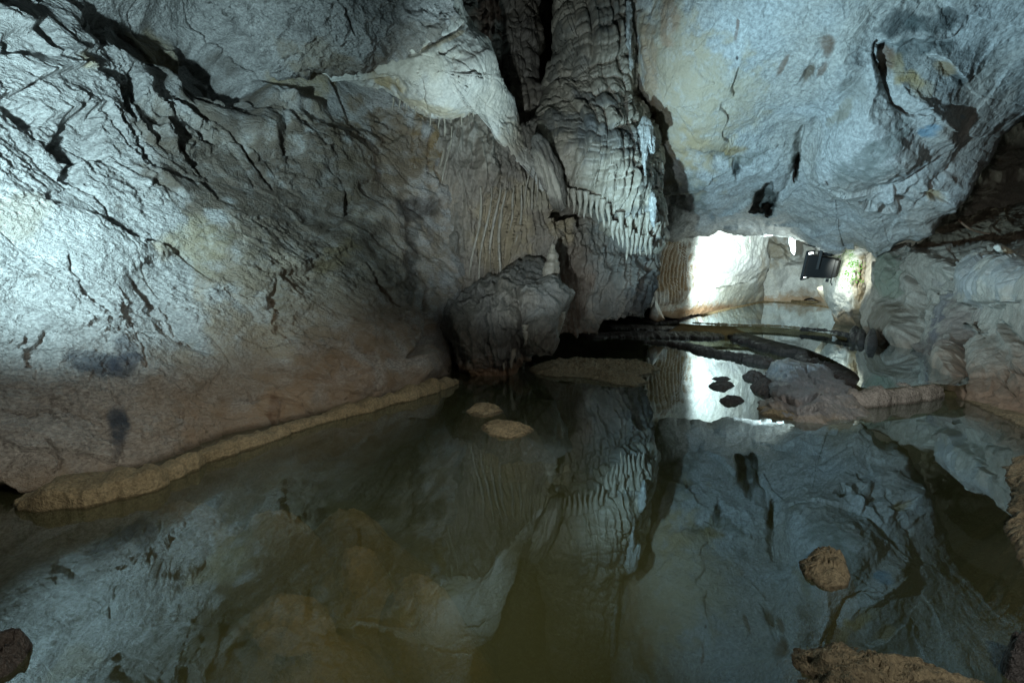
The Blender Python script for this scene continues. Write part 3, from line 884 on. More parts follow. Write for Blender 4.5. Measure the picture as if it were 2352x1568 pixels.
# ================================================================== dripstone wall between the fractured wall and the passage
cd = tps([(940, 230, 7.2), (960, 500, 6.9), (1000, 780, 6.7), (1100, 300, 7.1), (1100, 520, 7.0), (1100, 780, 6.9), (1200, 420, 7.3), (1220, 600, 7.3), (1230, 790, 7.2), (1300, 520, 7.5), (1330, 640, 7.4), (1310, 772, 7.2), (1400, 640, 7.6), (1390, 740, 7.5), (1460, 700, 7.9), (1500, 600, 8.0), (1520, 500, 8.4), (1450, 300, 8.6), (1250, 250, 8.0)])
Cf = [ribs([(1075, 435), (1130, 425), (1190, 435), (1215, 470), (1205, 560), (1150, 655), (1090, 660), (1085, 560)], .16, 15, .12, 30, .8, .7, .5),
      ribs([(1000, 280), (1100, 290), (1190, 340), (1200, 440), (1100, 430), (1010, 460)], .08, 24, .05, 30, .9, .8),
      ribs([(1200, 360), (1260, 420), (1290, 490), (1260, 540), (1200, 560)], .09, 15, -.2, 20, .8, .8),
      ribs([(1380, 580), (1505, 570), (1505, 700), (1450, 740), (1380, 740)], .13, 17, .22, 14, 1.1, .8), ribs([(1290, 560), (1385, 560), (1380, 760), (1300, 770)], .07, 19, .1, 16, 1.1, .8),
      ribs([(1290, 560), (1400, 560), (1390, 640), (1300, 660)], .05, 15, 0, 20, 1.0, .9),
      dent(1302, 483, 34, 18, -28, -.5, .2), dent(1330, 498, 14, 22, 8, -.4, .25),
      dent(1350, 700, 40, 60, 20, -.12, .6), dent(1310, 620, 30, 60, 20, -.10, .6), dent(1270, 560, 50, 40, 20, .10, .7), dent(1210, 620, 40, 30, 0, .08, .7),
      crack([(1190, 330), (1212, 400), (1225, 470)], 5, .10), dent(1110, 380, 24, 60, 5, .12, .6), dent(1440, 640, 30, 50, 0, .10, .6), crack([(1395, 560), (1405, 640), (1390, 720)], 8, .12), dent(1480, 690, 40, 60, 0, -.15, .6)]
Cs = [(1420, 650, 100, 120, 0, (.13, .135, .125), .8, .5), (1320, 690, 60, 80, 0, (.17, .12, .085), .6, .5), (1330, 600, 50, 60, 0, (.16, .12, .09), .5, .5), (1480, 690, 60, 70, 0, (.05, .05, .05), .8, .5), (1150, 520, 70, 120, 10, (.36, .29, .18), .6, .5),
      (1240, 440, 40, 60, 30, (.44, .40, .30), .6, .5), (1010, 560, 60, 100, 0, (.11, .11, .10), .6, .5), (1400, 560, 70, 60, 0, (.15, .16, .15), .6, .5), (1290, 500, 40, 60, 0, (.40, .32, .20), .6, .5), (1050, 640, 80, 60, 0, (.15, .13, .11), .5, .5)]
flow_root = empty('dripstone_wall', P(1230, 640, 7.3), 'brown dripstone wall with rippled curtains, between the fractured wall and the lit passage', 'cave wall')
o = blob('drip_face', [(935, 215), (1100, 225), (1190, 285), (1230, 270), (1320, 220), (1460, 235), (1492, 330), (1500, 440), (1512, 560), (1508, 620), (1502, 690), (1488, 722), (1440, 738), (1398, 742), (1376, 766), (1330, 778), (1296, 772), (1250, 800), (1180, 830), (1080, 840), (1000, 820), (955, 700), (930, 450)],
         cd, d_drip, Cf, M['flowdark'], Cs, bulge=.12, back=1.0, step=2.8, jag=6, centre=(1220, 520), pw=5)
put_under(o, flow_root)
# pale ridge that runs down to the flowstone lip
ld = tps([(1215, 320, 7.0), (1340, 340, 6.9), (1240, 400, 6.95), (1290, 480, 7.1), (1350, 420, 7.05)])
LR = ribs([(1215, 320), (1262, 325), (1308, 480), (1270, 480), (1228, 400)], .05, 13, -.42, 8, .5, .9)
o = blob('flowstone_lip', [(1214, 320), (1238, 304), (1262, 326), (1284, 372), (1302, 428), (1304, 480), (1287, 487), (1262, 456), (1240, 416), (1225, 368)], ld,
         d_drip, [LR], M['drip'],
         [(1256, 405, 18, 90, -27, (.52, .50, .43), .9, .4)], bulge=.12, back=.6, step=2.0, jag=5, hf=.35)
put_under(o, flow_root)
# curtains' free tips and little stalactites on the wall
for k, (x, y, l, w) in enumerate([(1092, 470, 170, 7), (1112, 470, 190, 6), (1133, 470, 200, 7), (1150, 478, 190, 9), (1172, 470, 60, 6), (1190, 470, 90, 6), (1010, 300, 160, 6), (1022, 330, 130, 5), (940, 300, 90, 5), (1205, 430, 80, 5), (1218, 440, 70, 6), (1228, 430, 60, 5)]):
    d = float(cd(x, y)) - .14
    put_under(spike('drip_ridge', P(x + 12, y - 40, d + .05), P(x - l * .05, y + l, d + .10), .026 * w / 7, .012, M['flow'], seed=k, n=40, m=10, rough=.35, knob=.15, ease=True), flow_root)
# the stalagmite
stg = empty('stalagmite', P(1268, 690, 6.6), 'knobbly stalagmite standing on the lobed dripstone mass', 'stalagmite')
put_under(spike('column_body', P(1266, 690, 6.55), P(1268, 576, 6.55), .15, .05, M['flow'], seed=3, n=60, m=30, rough=.45, knob=.16, hang=False), stg)
put_under(spike('crown', P(1268, 600, 6.55), P(1270, 560, 6.55), .075, .02, M['flow'], seed=8, n=24, m=18, rough=.3, knob=.1, hang=False), stg)
o = spike('stalagmite', P(1216, 690, 6.5), P(1212, 634, 6.5), .15, .035, M['flowdark'], seed=13, n=26, m=18, rough=.3, knob=.08, hang=False)
tag(o, 'short dark stalagmite stump beside the tall knobbly one', 'stalagmite')

# ================================================================== lobed mass over the water
od = tps([(1000, 740, 6.3), (1080, 660, 6.55), (1200, 600, 6.8), (1290, 620, 6.75), (1290, 740, 6.0), (1250, 790, 5.75), (1120, 760, 5.85), (1200, 720, 5.8), (1210, 840, 5.85), (1100, 866, float(WY(1100, 866))), (1050, 840, 6.0), (1160, 866, 5.9)])
Of = [ribs([(1150, 790), (1290, 780), (1285, 840), (1130, 865)], .09, 15, .1, 15, .8, .8), dent(1245, 710, 44, 66, 10, .26, .8), dent(1225, 770, 30, 30, 0, .12, .7), dent(1080, 745, 46, 50, -10, .22, .9), dent(1160, 720, 30, 90, 10, .16, .9), dent(1110, 810, 60, 40, 0, .12, .9), dent(1195, 780, 18, 50, 0, -.14, .7), dent(1060, 800, 24, 40, 0, -.12, .7), dent(1130, 680, 50, 30, -30, .06, .7),
      dent(1110, 688, 8, 18, 0, -.12, .3), crack([(1060, 720), (1090, 745), (1100, 790)], 6, .07), crack([(1190, 680), (1200, 740), (1190, 800)], 7, .07), dent(1150, 760, 16, 60, 0, .06, .6), ribs([(1080, 700), (1190, 690), (1190, 830), (1080, 850)], .05, 20, 0, 20, .9, .9)]
Os = [(1140, 862, 100, 20, 0, (.24, .15, .09), .7, .5), (1250, 690, 44, 50, 0, (.30, .305, .29), .7, .5), (1200, 840, 60, 16, -20, (.26, .17, .10), .6, .5)]
lobe = empty('dripstone_mass', P(1150, 866, 5.95), 'lobed grey dripstone mass overhanging the dark water inlet', 'dripstone')
o = blob('lobed_body', [(983, 745), (1002, 722), (1032, 698), (1062, 668), (1098, 646), (1140, 628), (1180, 606), (1225, 596), (1262, 604), (1286, 640), (1296, 690), (1290, 735), (1284, 770), (1272, 792), (1250, 796), (1228, 790), (1216, 820), (1206, 842), (1180, 866), (1120, 884), (1088, 874), (1074, 852), (1056, 842), (1040, 806), (1028, 790), (1012, 772)],
         od, d_lobe, Of, M['drip'], Os, bulge=.26, back=.9, step=2.6, jag=4, centre=(1150, 740), pw=2.4)
put_under(o, lobe)
for k, (x, y0, y1, w) in enumerate([(1276, 716, 797, .13), (1262, 745, 790, .07), (1240, 765, 796, .06), (1210, 760, 792, .05), (1206, 745, 770, .05), (1226, 770, 800, .04), (1178, 800, 846, .04), (1160, 810, 850, .035)]):
    d = float(od(x, y0)) - .04
    put_under(spike('stalactite', P(x, y0, d + .03), P(x - 3, y1, d + .03), w, w * .25, M['flow'], seed=k + 20, n=26, m=16, rough=.35, knob=.08), lobe)

# ================================================================== the flowstone column
kd = tps([(1380, -80, 7.8), (1380, 100, 7.5), (1300, 200, 7.7), (1450, 100, 7.8), (1380, 300, 7.15), (1260, 330, 7.4), (1490, 350, 7.6), (1400, 430, 7.0), (1300, 440, 7.2), (1450, 500, 7.2), (1500, 560, 7.5)])
kol = empty('flowstone_column', P(1380, 560, 7.3), 'tall tiered flowstone column with ribbed terraces, beside the black chimney gap', 'column')
Kf = [ribs([(1380, 0), (1455, 30), (1440, 150), (1440, 240), (1385, 260), (1370, 140)], .05, 13, .05, 18, .5, .9),
      ribs([(1300, 380), (1500, 380), (1505, 560), (1430, 540), (1330, 460)], .06, 14, 0, 18, .5, .9), ribs([(1285, 190), (1380, 200), (1385, 330), (1270, 330)], .03, 14, 0, 18, .6, .9)]
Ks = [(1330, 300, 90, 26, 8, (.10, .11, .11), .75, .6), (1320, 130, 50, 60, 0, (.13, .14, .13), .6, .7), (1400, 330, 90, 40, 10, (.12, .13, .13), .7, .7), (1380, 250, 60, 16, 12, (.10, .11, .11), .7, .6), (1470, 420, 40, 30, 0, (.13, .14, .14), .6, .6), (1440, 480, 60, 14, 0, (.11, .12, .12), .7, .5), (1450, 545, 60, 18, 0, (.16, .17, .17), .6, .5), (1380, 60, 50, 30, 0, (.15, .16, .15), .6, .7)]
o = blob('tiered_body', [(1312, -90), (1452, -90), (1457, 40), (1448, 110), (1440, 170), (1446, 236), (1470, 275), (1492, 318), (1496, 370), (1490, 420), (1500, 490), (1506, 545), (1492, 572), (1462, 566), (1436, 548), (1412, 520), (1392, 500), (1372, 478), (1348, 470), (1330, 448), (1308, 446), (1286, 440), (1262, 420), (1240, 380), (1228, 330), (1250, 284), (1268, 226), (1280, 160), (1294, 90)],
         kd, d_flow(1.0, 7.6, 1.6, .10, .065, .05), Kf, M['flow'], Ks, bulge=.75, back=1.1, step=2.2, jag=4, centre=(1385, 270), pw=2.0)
put_under(o, kol)
fr = [(1290, 440, 30), (1304, 444, 34), (1318, 446, 44), (1332, 450, 46), (1345, 452, 50), (1358, 460, 40), (1372, 462, 46), (1385, 470, 54), (1398, 480, 40), (1376, 430, 60), (1362, 428, 50), (1348, 425, 44),
      (1408, 520, 32), (1419, 524, 40), (1430, 530, 40), (1441, 535, 62), (1452, 540, 46), (1462, 548, 36), (1472, 552, 34), (1484, 552, 36), (1495, 556, 30), (1426, 500, 44), (1446, 505, 40), (1404, 400, 46), (1420, 402, 48), (1436, 404, 44), (1390, 396, 40), (1330, 400, 44), (1316, 398, 40),
      (1300, 410, 40), (1470, 505, 40), (1486, 500, 44), (1458, 470, 36), (1474, 462, 40), (1440, 462, 36)]
for k, (x, y, l) in enumerate(fr):
    d = float(kd(x, y)) + .06 + .10 * (y < 440)
    put_under(spike('stalactite', P(x, y - 12, d), P(x + random.uniform(-2, 2), y + l, d), random.uniform(.04, .06), .012, M['flow'], seed=k + 40, n=20, m=12, rough=.3, knob=.08), kol)
for k, (ol, d) in enumerate([([(1466, 292), (1474, 272), (1486, 264), (1497, 282), (1504, 312), (1503, 340), (1498, 354), (1492, 338), (1489, 330), (1486, 360), (1481, 404), (1477, 396), (1474, 350), (1469, 318)], 7.15),
                             ([(1494, 440), (1502, 438), (1506, 470), (1507, 506), (1501, 520), (1496, 500), (1493, 466)], 7.2), ([(1440, 10), (1448, 6), (1452, 70), (1450, 120), (1456, 150), (1446, 164), (1441, 120)], 7.4)]):
    put_under(blob('white_drip', ol, lambda x, y, d=d: d + 0 * x, lambda p, x, y: .02 * fbm(p * 9, 3) + .03 * ridged(p * A([10, 6, 2.0]), 3), [], M['calcite'], (), bulge=.12, back=.25, step=1.2, jag=2), kol)

# dim flowstone at the back of the chimney
bd = tps([(1080, -60, 9.4), (1220, -60, 9.8), (1120, 150, 8.8), (1230, 250, 8.8), (1250, 330, 8.4)])
o = blob('flowstone_curtain', [(1040, -120), (1212, -120), (1216, 40), (1228, 100), (1214, 170), (1216, 215), (1240, 250), (1262, 280), (1230, 330), (1180, 320), (1120, 220), (1080, 90)], bd,
         d_flow(1.0, 6, 1.6, .12, .05), [ribs([(1090, -40), (1212, -40), (1212, 110), (1110, 110)], .10, 17, -.1, 20, .8, .8)], M['flowdark'], [(1120, 40, 30, 90, 0, (.24, .12, .08), .6, .5)], bulge=.4, back=.8, step=3.2, jag=4, centre=(1160, 100))
tag(o, 'dim flowstone curtain receding behind the pale rock nose', 'flowstone')
o = blob('flowstone_curtain', [(1296, -120), (1330, -120), (1322, 30), (1300, 95), (1288, 40)], lambda x, y: np.full(np.shape(x), 8.9), d_drip, [], M['flowdark'], (), bulge=.2, back=.4, step=3, jag=3)
tag(o, 'narrow reddish flowstone strip behind the tiered column top', 'flowstone')

# ================================================================== the great hanging boulder
gd = tps([(1465, 0, 7.2), (1480, 240, 7.6), (1505, 420, 8.6), (1520, 545, 9.6), (1600, 540, 10.2), (1700, 535, 10.4), (1800, 543, 10.0), (1900, 575, 9.2), (2010, 600, 8.4), (2130, 550, 7.6), (2200, 470, 7.2), (2250, 370, 7.0), (2352, 270, 6.6), (2600, 150, 5.8), (2700, -200, 5.2),
          (1600, 200, 7.2), (1600, 400, 8.4), (1757, 450, 8.9), (1830, 340, 7.9), (1700, 0, 6.4), (1700, -400, 5.2), (2000, 0, 5.9), (2000, -400, 4.6), (2100, 180, 6.3), (2125, 303, 6.5), (1950, 300, 6.9), (2000, 450, 7.5), (2350, 50, 5.9), (2350, -400, 4.6), (1460, -300, 6.6), (1850, 500, 8.9), (2080, 480, 7.5)])
Gf = [
    plate([(2005, 150), (1972, 190), (1955, 225), (1905, 268), (1862, 310), (1850, 350), (1848, 395), (1862, 425), (1905, 455), (1950, 478), (1975, 470), (2010, 448), (2060, 425), (2108, 402), (2130, 372), (2118, 330), (2108, 290), (2080, 262), (2052, 230), (2036, 180)], .26, 75, 8, 4),
    plate([(1990, 478), (2040, 440), (2112, 404), (2124, 416), (2085, 448), (2030, 482)], .12, 20, 5),
    plate([(1540, 390), (1600, 355), (1700, 345), (1800, 300), (1826, 330), (1820, 385), (1780, 420), (1735, 430), (1725, 480), (1700, 520), (1560, 520), (1530, 470)], .12, 60, 10, 5),
    plate([(2060, 190), (2120, 210), (2200, 270), (2215, 330), (2180, 370), (2130, 330), (2085, 270)], .10, 40, 8, 4),
    plate([(1820, 120), (1960, 90), (1990, 150), (1940, 230), (1880, 270), (1850, 260), (1870, 190)], .09, 40, 10, 4),
    crack([(1832, 300), (1826, 345), (1824, 395), (1805, 430), (1775, 448)], 8, .10),
    dent(1990, 468, 14, 12, -30, -.22, .3), dent(2035, 475, 16, 9, 15, -.08, .4),
    dent(1858, 165, 13, 42, 32, -.05, .5), dent(1893, 152, 11, 26, 28, -.04, .5), dent(1900, 95, 24, 28, 0, -.04, .6), dent(1872, 265, 20, 60, 15, -.06, .5),
    crack([(2010, 110), (2020, 150), (2035, 190), (2060, 240), (2092, 262)], 7, .10), crack([(2050, 240), (2100, 262), (2130, 250)], 6, .07), dent(2042, 145, 16, 34, 10, -.14, .4), dent(2030, 110, 20, 14, 0, -.10, .4),
    ledge([(2140, 125), (2180, 155), (2228, 200)], .10, 60, 6), ledge([(2020, 110), (2100, 100), (2200, 85), (2220, 60)], .08, 70, 8),
    ledge([(1600, 540), (1650, 520), (1720, 510), (1800, 505), (1880, 500)], .08, 60, 20), dent(2140, 455, 50, 26, 15, .10, .6), dent(2150, 448, 22, 11, 10, -.12, .4), crack([(2100, 480), (2160, 420), (2190, 380)], 6, .05), dent(2185, 440, 30, 30, 0, .06, .6),
    dent(1640, 355, 60, 16, 0, -.05, .6), dent(1690, 380, 12, 20, 10, -.05, .4), crack([(1900, 480), (1940, 520), (2000, 560)], 4, .03),
    dent(1620, 250, 120, 90, 0, .06, .9), dent(1560, 120, 70, 120, 0, .05, .9), dent(1585, 460, 50, 60, 0, -.07, .8),
]
Gs = [
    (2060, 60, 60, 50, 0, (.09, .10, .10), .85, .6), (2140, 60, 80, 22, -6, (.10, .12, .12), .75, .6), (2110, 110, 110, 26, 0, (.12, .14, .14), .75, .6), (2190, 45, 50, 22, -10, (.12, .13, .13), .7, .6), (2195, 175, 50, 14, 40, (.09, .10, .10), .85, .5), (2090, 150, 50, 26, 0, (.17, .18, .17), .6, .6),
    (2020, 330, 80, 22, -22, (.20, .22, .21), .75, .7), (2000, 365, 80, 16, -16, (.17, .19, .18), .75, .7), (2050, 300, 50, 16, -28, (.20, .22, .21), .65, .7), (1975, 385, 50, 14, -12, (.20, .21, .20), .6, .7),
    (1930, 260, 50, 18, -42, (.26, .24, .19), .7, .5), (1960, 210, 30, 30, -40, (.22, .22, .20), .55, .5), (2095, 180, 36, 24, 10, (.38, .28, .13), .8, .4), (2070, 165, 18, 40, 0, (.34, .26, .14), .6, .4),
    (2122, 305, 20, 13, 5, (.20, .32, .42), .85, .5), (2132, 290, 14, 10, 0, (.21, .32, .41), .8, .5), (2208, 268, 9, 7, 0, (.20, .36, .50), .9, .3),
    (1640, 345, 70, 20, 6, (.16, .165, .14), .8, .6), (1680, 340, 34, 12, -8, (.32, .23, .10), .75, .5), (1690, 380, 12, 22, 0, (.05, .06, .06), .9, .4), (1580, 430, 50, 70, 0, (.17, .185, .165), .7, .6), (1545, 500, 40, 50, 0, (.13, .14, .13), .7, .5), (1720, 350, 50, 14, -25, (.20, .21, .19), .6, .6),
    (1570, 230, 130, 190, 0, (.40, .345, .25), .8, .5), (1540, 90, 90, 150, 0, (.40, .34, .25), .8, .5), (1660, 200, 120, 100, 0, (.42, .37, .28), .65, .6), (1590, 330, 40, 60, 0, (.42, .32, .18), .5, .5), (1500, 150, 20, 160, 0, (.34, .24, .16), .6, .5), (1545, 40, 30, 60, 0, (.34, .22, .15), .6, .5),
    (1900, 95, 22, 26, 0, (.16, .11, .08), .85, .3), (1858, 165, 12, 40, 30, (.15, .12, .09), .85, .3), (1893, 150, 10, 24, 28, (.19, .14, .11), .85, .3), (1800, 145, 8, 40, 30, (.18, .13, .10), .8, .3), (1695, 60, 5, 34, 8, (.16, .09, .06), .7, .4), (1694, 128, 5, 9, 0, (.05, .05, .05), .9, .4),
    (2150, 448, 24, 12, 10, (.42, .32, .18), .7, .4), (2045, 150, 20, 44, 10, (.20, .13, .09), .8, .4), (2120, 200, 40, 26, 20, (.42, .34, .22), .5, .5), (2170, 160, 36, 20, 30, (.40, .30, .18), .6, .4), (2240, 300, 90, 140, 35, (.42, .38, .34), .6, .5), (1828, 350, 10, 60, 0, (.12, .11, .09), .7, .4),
    (2150, 500, 90, 40, -30, (.44, .40, .35), .5, .5), (1759, 452, 36, 40, 0, (.10, .11, .10), .8, .2), (1828, 385, 9, 34, 0, (.05, .05, .04), .9, .2), (1992, 468, 12, 10, 0, (.06, .06, .05), .9, .2), (1495, 412, 12, 26, 10, (.7, .78, .8), .8, .4)]  # dark spots over the hole and small hollows paint their shade
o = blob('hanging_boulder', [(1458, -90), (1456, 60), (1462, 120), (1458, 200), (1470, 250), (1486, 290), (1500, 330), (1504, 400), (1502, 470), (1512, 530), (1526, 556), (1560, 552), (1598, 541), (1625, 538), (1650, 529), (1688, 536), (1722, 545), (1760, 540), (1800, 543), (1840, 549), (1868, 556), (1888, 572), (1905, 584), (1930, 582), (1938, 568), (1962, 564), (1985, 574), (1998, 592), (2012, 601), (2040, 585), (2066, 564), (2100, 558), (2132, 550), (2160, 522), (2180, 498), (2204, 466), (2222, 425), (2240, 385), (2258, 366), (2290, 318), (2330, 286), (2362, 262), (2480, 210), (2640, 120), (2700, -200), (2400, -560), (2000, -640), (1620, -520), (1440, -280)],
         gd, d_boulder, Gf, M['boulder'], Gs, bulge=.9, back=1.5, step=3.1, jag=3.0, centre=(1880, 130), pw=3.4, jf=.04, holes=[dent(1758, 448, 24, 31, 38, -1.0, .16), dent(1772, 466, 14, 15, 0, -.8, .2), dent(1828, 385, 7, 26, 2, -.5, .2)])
tag(o, 'huge smooth bluish-grey boulder hanging low over the lit passage', 'boulder')

# ================================================================== right hand wall and what lies behind it
rd = tps([(1985, 772, 8.6), (2080, 808, 7.0), (2150, 860, 5.6), (2205, 905, 4.75), (2280, 935, 4.35), (2352, 962, 4.0), (2500, 1030, 3.4), (2650, 1080, 2.9), (1990, 680, 9.1), (1990, 590, 9.4), (2080, 720, 7.8), (2080, 600, 8.6), (2180, 780, 6.3), (2180, 640, 7.0), (2200, 575, 7.4), (2280, 740, 5.7), (2290, 580, 6.6), (2352, 740, 5.1), (2352, 570, 6.0), (2650, 700, 3.9), (2650, 500, 4.6), (2480, 560, 5.2), (2200, 540, 8.2), (2352, 530, 7.4)])
Rf = [ledge([(2352, 690), (2300, 700), (2240, 703), (2205, 695), (2180, 670), (2165, 640)], -.12, 70, 5), crack([(2165, 645), (2185, 680), (2210, 698), (2250, 700), (2300, 692), (2352, 690)], 4, .09),
      crack([(2290, 730), (2330, 760), (2352, 790)], 9, .09), plate([(2282, 735), (2310, 745), (2352, 800), (2352, 900), (2330, 870), (2318, 820)], .06, 24, 6), crack([(2352, 860), (2318, 848), (2312, 880)], 6, .07),
      plate([(2140, 650), (2190, 690), (2215, 740), (2210, 900), (2130, 850), (2110, 760)], .10, 34, 10, 4), plate([(2080, 560), (2140, 580), (2210, 600), (2190, 640), (2120, 650), (2085, 640)], .18, 24, 6, 4), plate([(2060, 640), (2085, 610), (2110, 650), (2100, 700), (2075, 710)], .15, 20, 6),
      plate([(2190, 590), (2260, 560), (2352, 580), (2352, 680), (2250, 695), (2185, 660)], .12, 40, 8, 4), crack([(2190, 590), (2200, 620), (2178, 640)], 6, .08), dent(2110, 690, 30, 30, 0, -.05, .5), dent(2140, 665, 18, 6, -10, -.12, .3),
      crack([(2100, 640), (2105, 740), (2080, 800)], 9, .14), crack([(2215, 730), (2208, 800), (2225, 870), (2215, 905)], 6, .07), dent(2180, 820, 30, 60, 0, .05, .8), dent(2260, 830, 40, 60, 0, .06, .8), plate([(2000, 560), (2060, 575), (2062, 640), (2030, 690), (2000, 660)], .16, 22, 6), plate([(2008, 690), (2040, 680), (2090, 730), (2095, 800), (2030, 790), (2005, 760)], .20, 24, 6, 4), crack([(2085, 700), (2098, 760)], 5, .08)]
Rs = [(2180, 760, 50, 90, 10, (.17, .13, .115), .6, .6), (2150, 720, 16, 80, 5, (.11, .11, .13), .6, .5), (2240, 640, 50, 60, 0, (.30, .32, .34), .5, .5), (2330, 640, 40, 50, 0, (.30, .32, .33), .5, .5), (2040, 640, 40, 60, 0, (.16, .20, .14), .6, .5), (2050, 740, 40, 50, 0, (.14, .11, .075), .7, .5), (2200, 860, 60, 60, 0, (.24, .19, .145), .5, .5), (2130, 830, 40, 40, 0, (.16, .13, .11), .6, .5), (2110, 800, 30, 30, 0, (.10, .085, .08), .6, .5)]
o = blob('rock_wall', [(1985, 585), (2010, 560), (2070, 560), (2110, 562), (2160, 560), (2196, 562), (2240, 555), (2300, 560), (2352, 548), (2560, 490), (2640, 700), (2660, 1150), (2600, 1130), (2500, 1080), (2352, 990), (2280, 960), (2200, 925), (2120, 860), (2070, 820), (2010, 790), (1985, 770), (1975, 700)],
         rd, d_wash, Rf, M['right'], Rs, bulge=.35, back=1.6, step=2.4, jag=5, centre=(2230, 740), pw=4)
tag(o, 'smooth brown-grey washed wall sloping into the side pool', 'cave wall')
xd = tps([(2060, 580, 9.4), (2200, 520, 9.6), (2352, 470, 9.4), (2600, 450, 8.5), (2352, 560, 8.0), (2600, 580, 7.0), (2150, 570, 9.0)])
o = blob('rock_slope', [(2040, 600), (2100, 560), (2160, 530), (2200, 505), (2260, 486), (2352, 470), (2600, 440), (2700, 560), (2352, 600), (2200, 600)], xd, d_rough, [ledge([(2130, 560), (2230, 545), (2352, 520)], .1, 40, 6)], M['brown'], (), bulge=.3, back=.8, step=4, jag=5)
tag(o, 'brown stony slope rising behind the washed wall', 'rock slope')
o = blob('rock_wall', [(2120, 540), (2170, 470), (2230, 330), (2330, 230), (2600, 120), (2800, 200), (2800, 560), (2400, 540)], tps([(2150, 500, 11), (2300, 300, 11.5), (2600, 200, 10.5), (2352, 520, 10.2), (2600, 500, 9.5)]), d_rough, [ledge([(2200, 420), (2290, 410), (2400, 400)], .25, 60, 8), dent(2290, 330, 70, 30, -10, -.3, .5)], M['right'], (), bulge=.5, back=1, step=4, jag=6)
tag(o, 'dark blue-grey recess wall beyond the big hanging boulder', 'cave wall')
o = blob('stone', [(2281, 568), (2292, 562), (2310, 566), (2330, 576), (2356, 586), (2356, 596), (2340, 598), (2322, 590), (2308, 580), (2286, 574)], lambda x, y: np.full(np.shape(x), 6.2), d_lobe, [], M['pale'], [(2320, 580, 30, 10, 20, (.55, .44, .26), .7, .4)], bulge=.12, back=.25, step=2, jag=2, hf=.5)
tag(o, 'cream coloured stone lying on top of the washed wall', 'stone')
o = tube('twig', [P(2203, 506, 8.6), P(2222, 522, 8.5), P(2245, 532, 8.5), P(2272, 537, 8.5)], .018, M['wood'])
tag(o, 'thin bent stick lying on the brown stony slope', 'stick')
o = blob('tongue_rock', [(1996, 600), (2018, 590), (2034, 610), (2036, 640), (2030, 664), (2016, 674), (2002, 666), (1996, 640)], lambda x, y: 9.0 + 0 * x, d_pale, [], M['right'], (), bulge=.3, back=.5, step=2.4, jag=2)
tag(o, 'smooth rounded rock tongue beside the mossy boulder', 'rock')

# ================================================================== lit passage
wd = tps([(1495, 640, 11.8), (1510, 715, 12.0), *[(x, y, float(WY(x, y, .24))) for x, y in ((1545, 722), (1590, 718), (1660, 705), (1750, 691))], (1500, 540, 11.4), (1600, 520, 12.6), (1700, 480, 14.2), (1765, 520, 15.8), (1760, 600, 16.2), (1660, 600, 13.8)])
WR = ribs([(1496, 545), (1600, 530), (1615, 570), (1600, 640), (1575, 690), (1515, 705), (1498, 690)], .15, 8.0, .10, 10, .7, .8, .6)
Wf = [WR, ledge([(1600, 700), (1640, 660), (1690, 645), (1755, 620)], .12, 40, 4), dent(1700, 600, 50, 30, 0, .10, .8), dent(1620, 580, 30, 40, 0, .08, .8), crack([(1690, 650), (1715, 645), (1740, 640)], 3, .06)]
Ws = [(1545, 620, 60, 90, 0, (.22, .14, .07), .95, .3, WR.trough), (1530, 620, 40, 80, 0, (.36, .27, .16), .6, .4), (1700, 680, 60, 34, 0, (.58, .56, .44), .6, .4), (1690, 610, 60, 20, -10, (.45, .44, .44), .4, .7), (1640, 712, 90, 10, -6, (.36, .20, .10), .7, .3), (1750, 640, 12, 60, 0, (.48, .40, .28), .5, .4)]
o = blob('white_wall', [(1480, 520), (1500, 430), (1620, 400), (1770, 420), (1772, 520), (1764, 560), (1766, 610), (1757, 645), (1752, 690), (1740, 700), (1700, 706), (1662, 712), (1610, 724), (1560, 732), (1520, 730), (1498, 722), (1492, 660)], wd, d_pale, Wf, M['white'], Ws, bulge=.35, back=1.0, step=1.6, jag=3, centre=(1630, 590), pw=4)
tag(o, 'brightly floodlit white wall with brown ribbed curtain at the passage end', 'cave wall')
o = blob('white_wall', [(1730, 420), (1990, 420), (1990, 640), (1960, 710), (1905, 708), (1860, 690), (1830, 700), (1740, 706)], tps([(1740, 600, 20.5), (1850, 560, 20), (1960, 600, 18.5), (1850, 700, 19)]), d_pale,
         [plate([(1755, 540), (1800, 560), (1815, 600), (1790, 615), (1755, 625)], .35, 14, 4), plate([(1775, 600), (1860, 590), (1890, 640), (1860, 680), (1790, 672)], .5, 30, 8), dent(1830, 560, 16, 22, 10, -.3, .3)], M['white'],
         [(1780, 580, 40, 40, 0, (.36, .30, .20), .7, .5), (1850, 680, 70, 14, 0, (.34, .24, .15), .6, .4), (1870, 600, 40, 60, 0, (.42, .40, .36), .6, .5)], bulge=.4, back=1, step=2.4, jag=3, centre=(1850, 580), pw=4)
tag(o, 'pale grey rounded wall closing the far chamber behind the floodlight', 'cave wall')
o = blob('cone_rock', [(1488, 732), (1490, 712), (1502, 690), (1506, 690), (1516, 706), (1526, 722), (1530, 736), (1508, 742)], lambda x, y: 10.3 + 0 * x, d_pale, [], M['white'], (), bulge=.25, back=.3, step=1.6, jag=1.5, hf=.5)
tag(o, 'small white cone-shaped rock at the foot of the brown ribbed curtain', 'rock')
o = spike('stalactite', P(1824, 500, 11.2), P(1822, 584, 11.2), .095, .05, M['calcite'], seed=77, n=34, m=16, rough=.25, knob=.05)
tag(o, 'blunt glowing white stalactite hanging in the passage opening', 'stalactite')
o = blob('block_rock', [(1876, 662), (1888, 656), (1900, 654), (1912, 660), (1912, 690), (1900, 700), (1892, 690)], lambda x, y: 11.2 + 0 * x, d_pale, [crack([(1898, 655), (1900, 700)], 1.6, .05)], M['white'], [(1892, 676, 30, 40, 0, (.50, .40, .28), .8, .4)], bulge=.2, back=.4, step=1.6, jag=1, hf=.4)
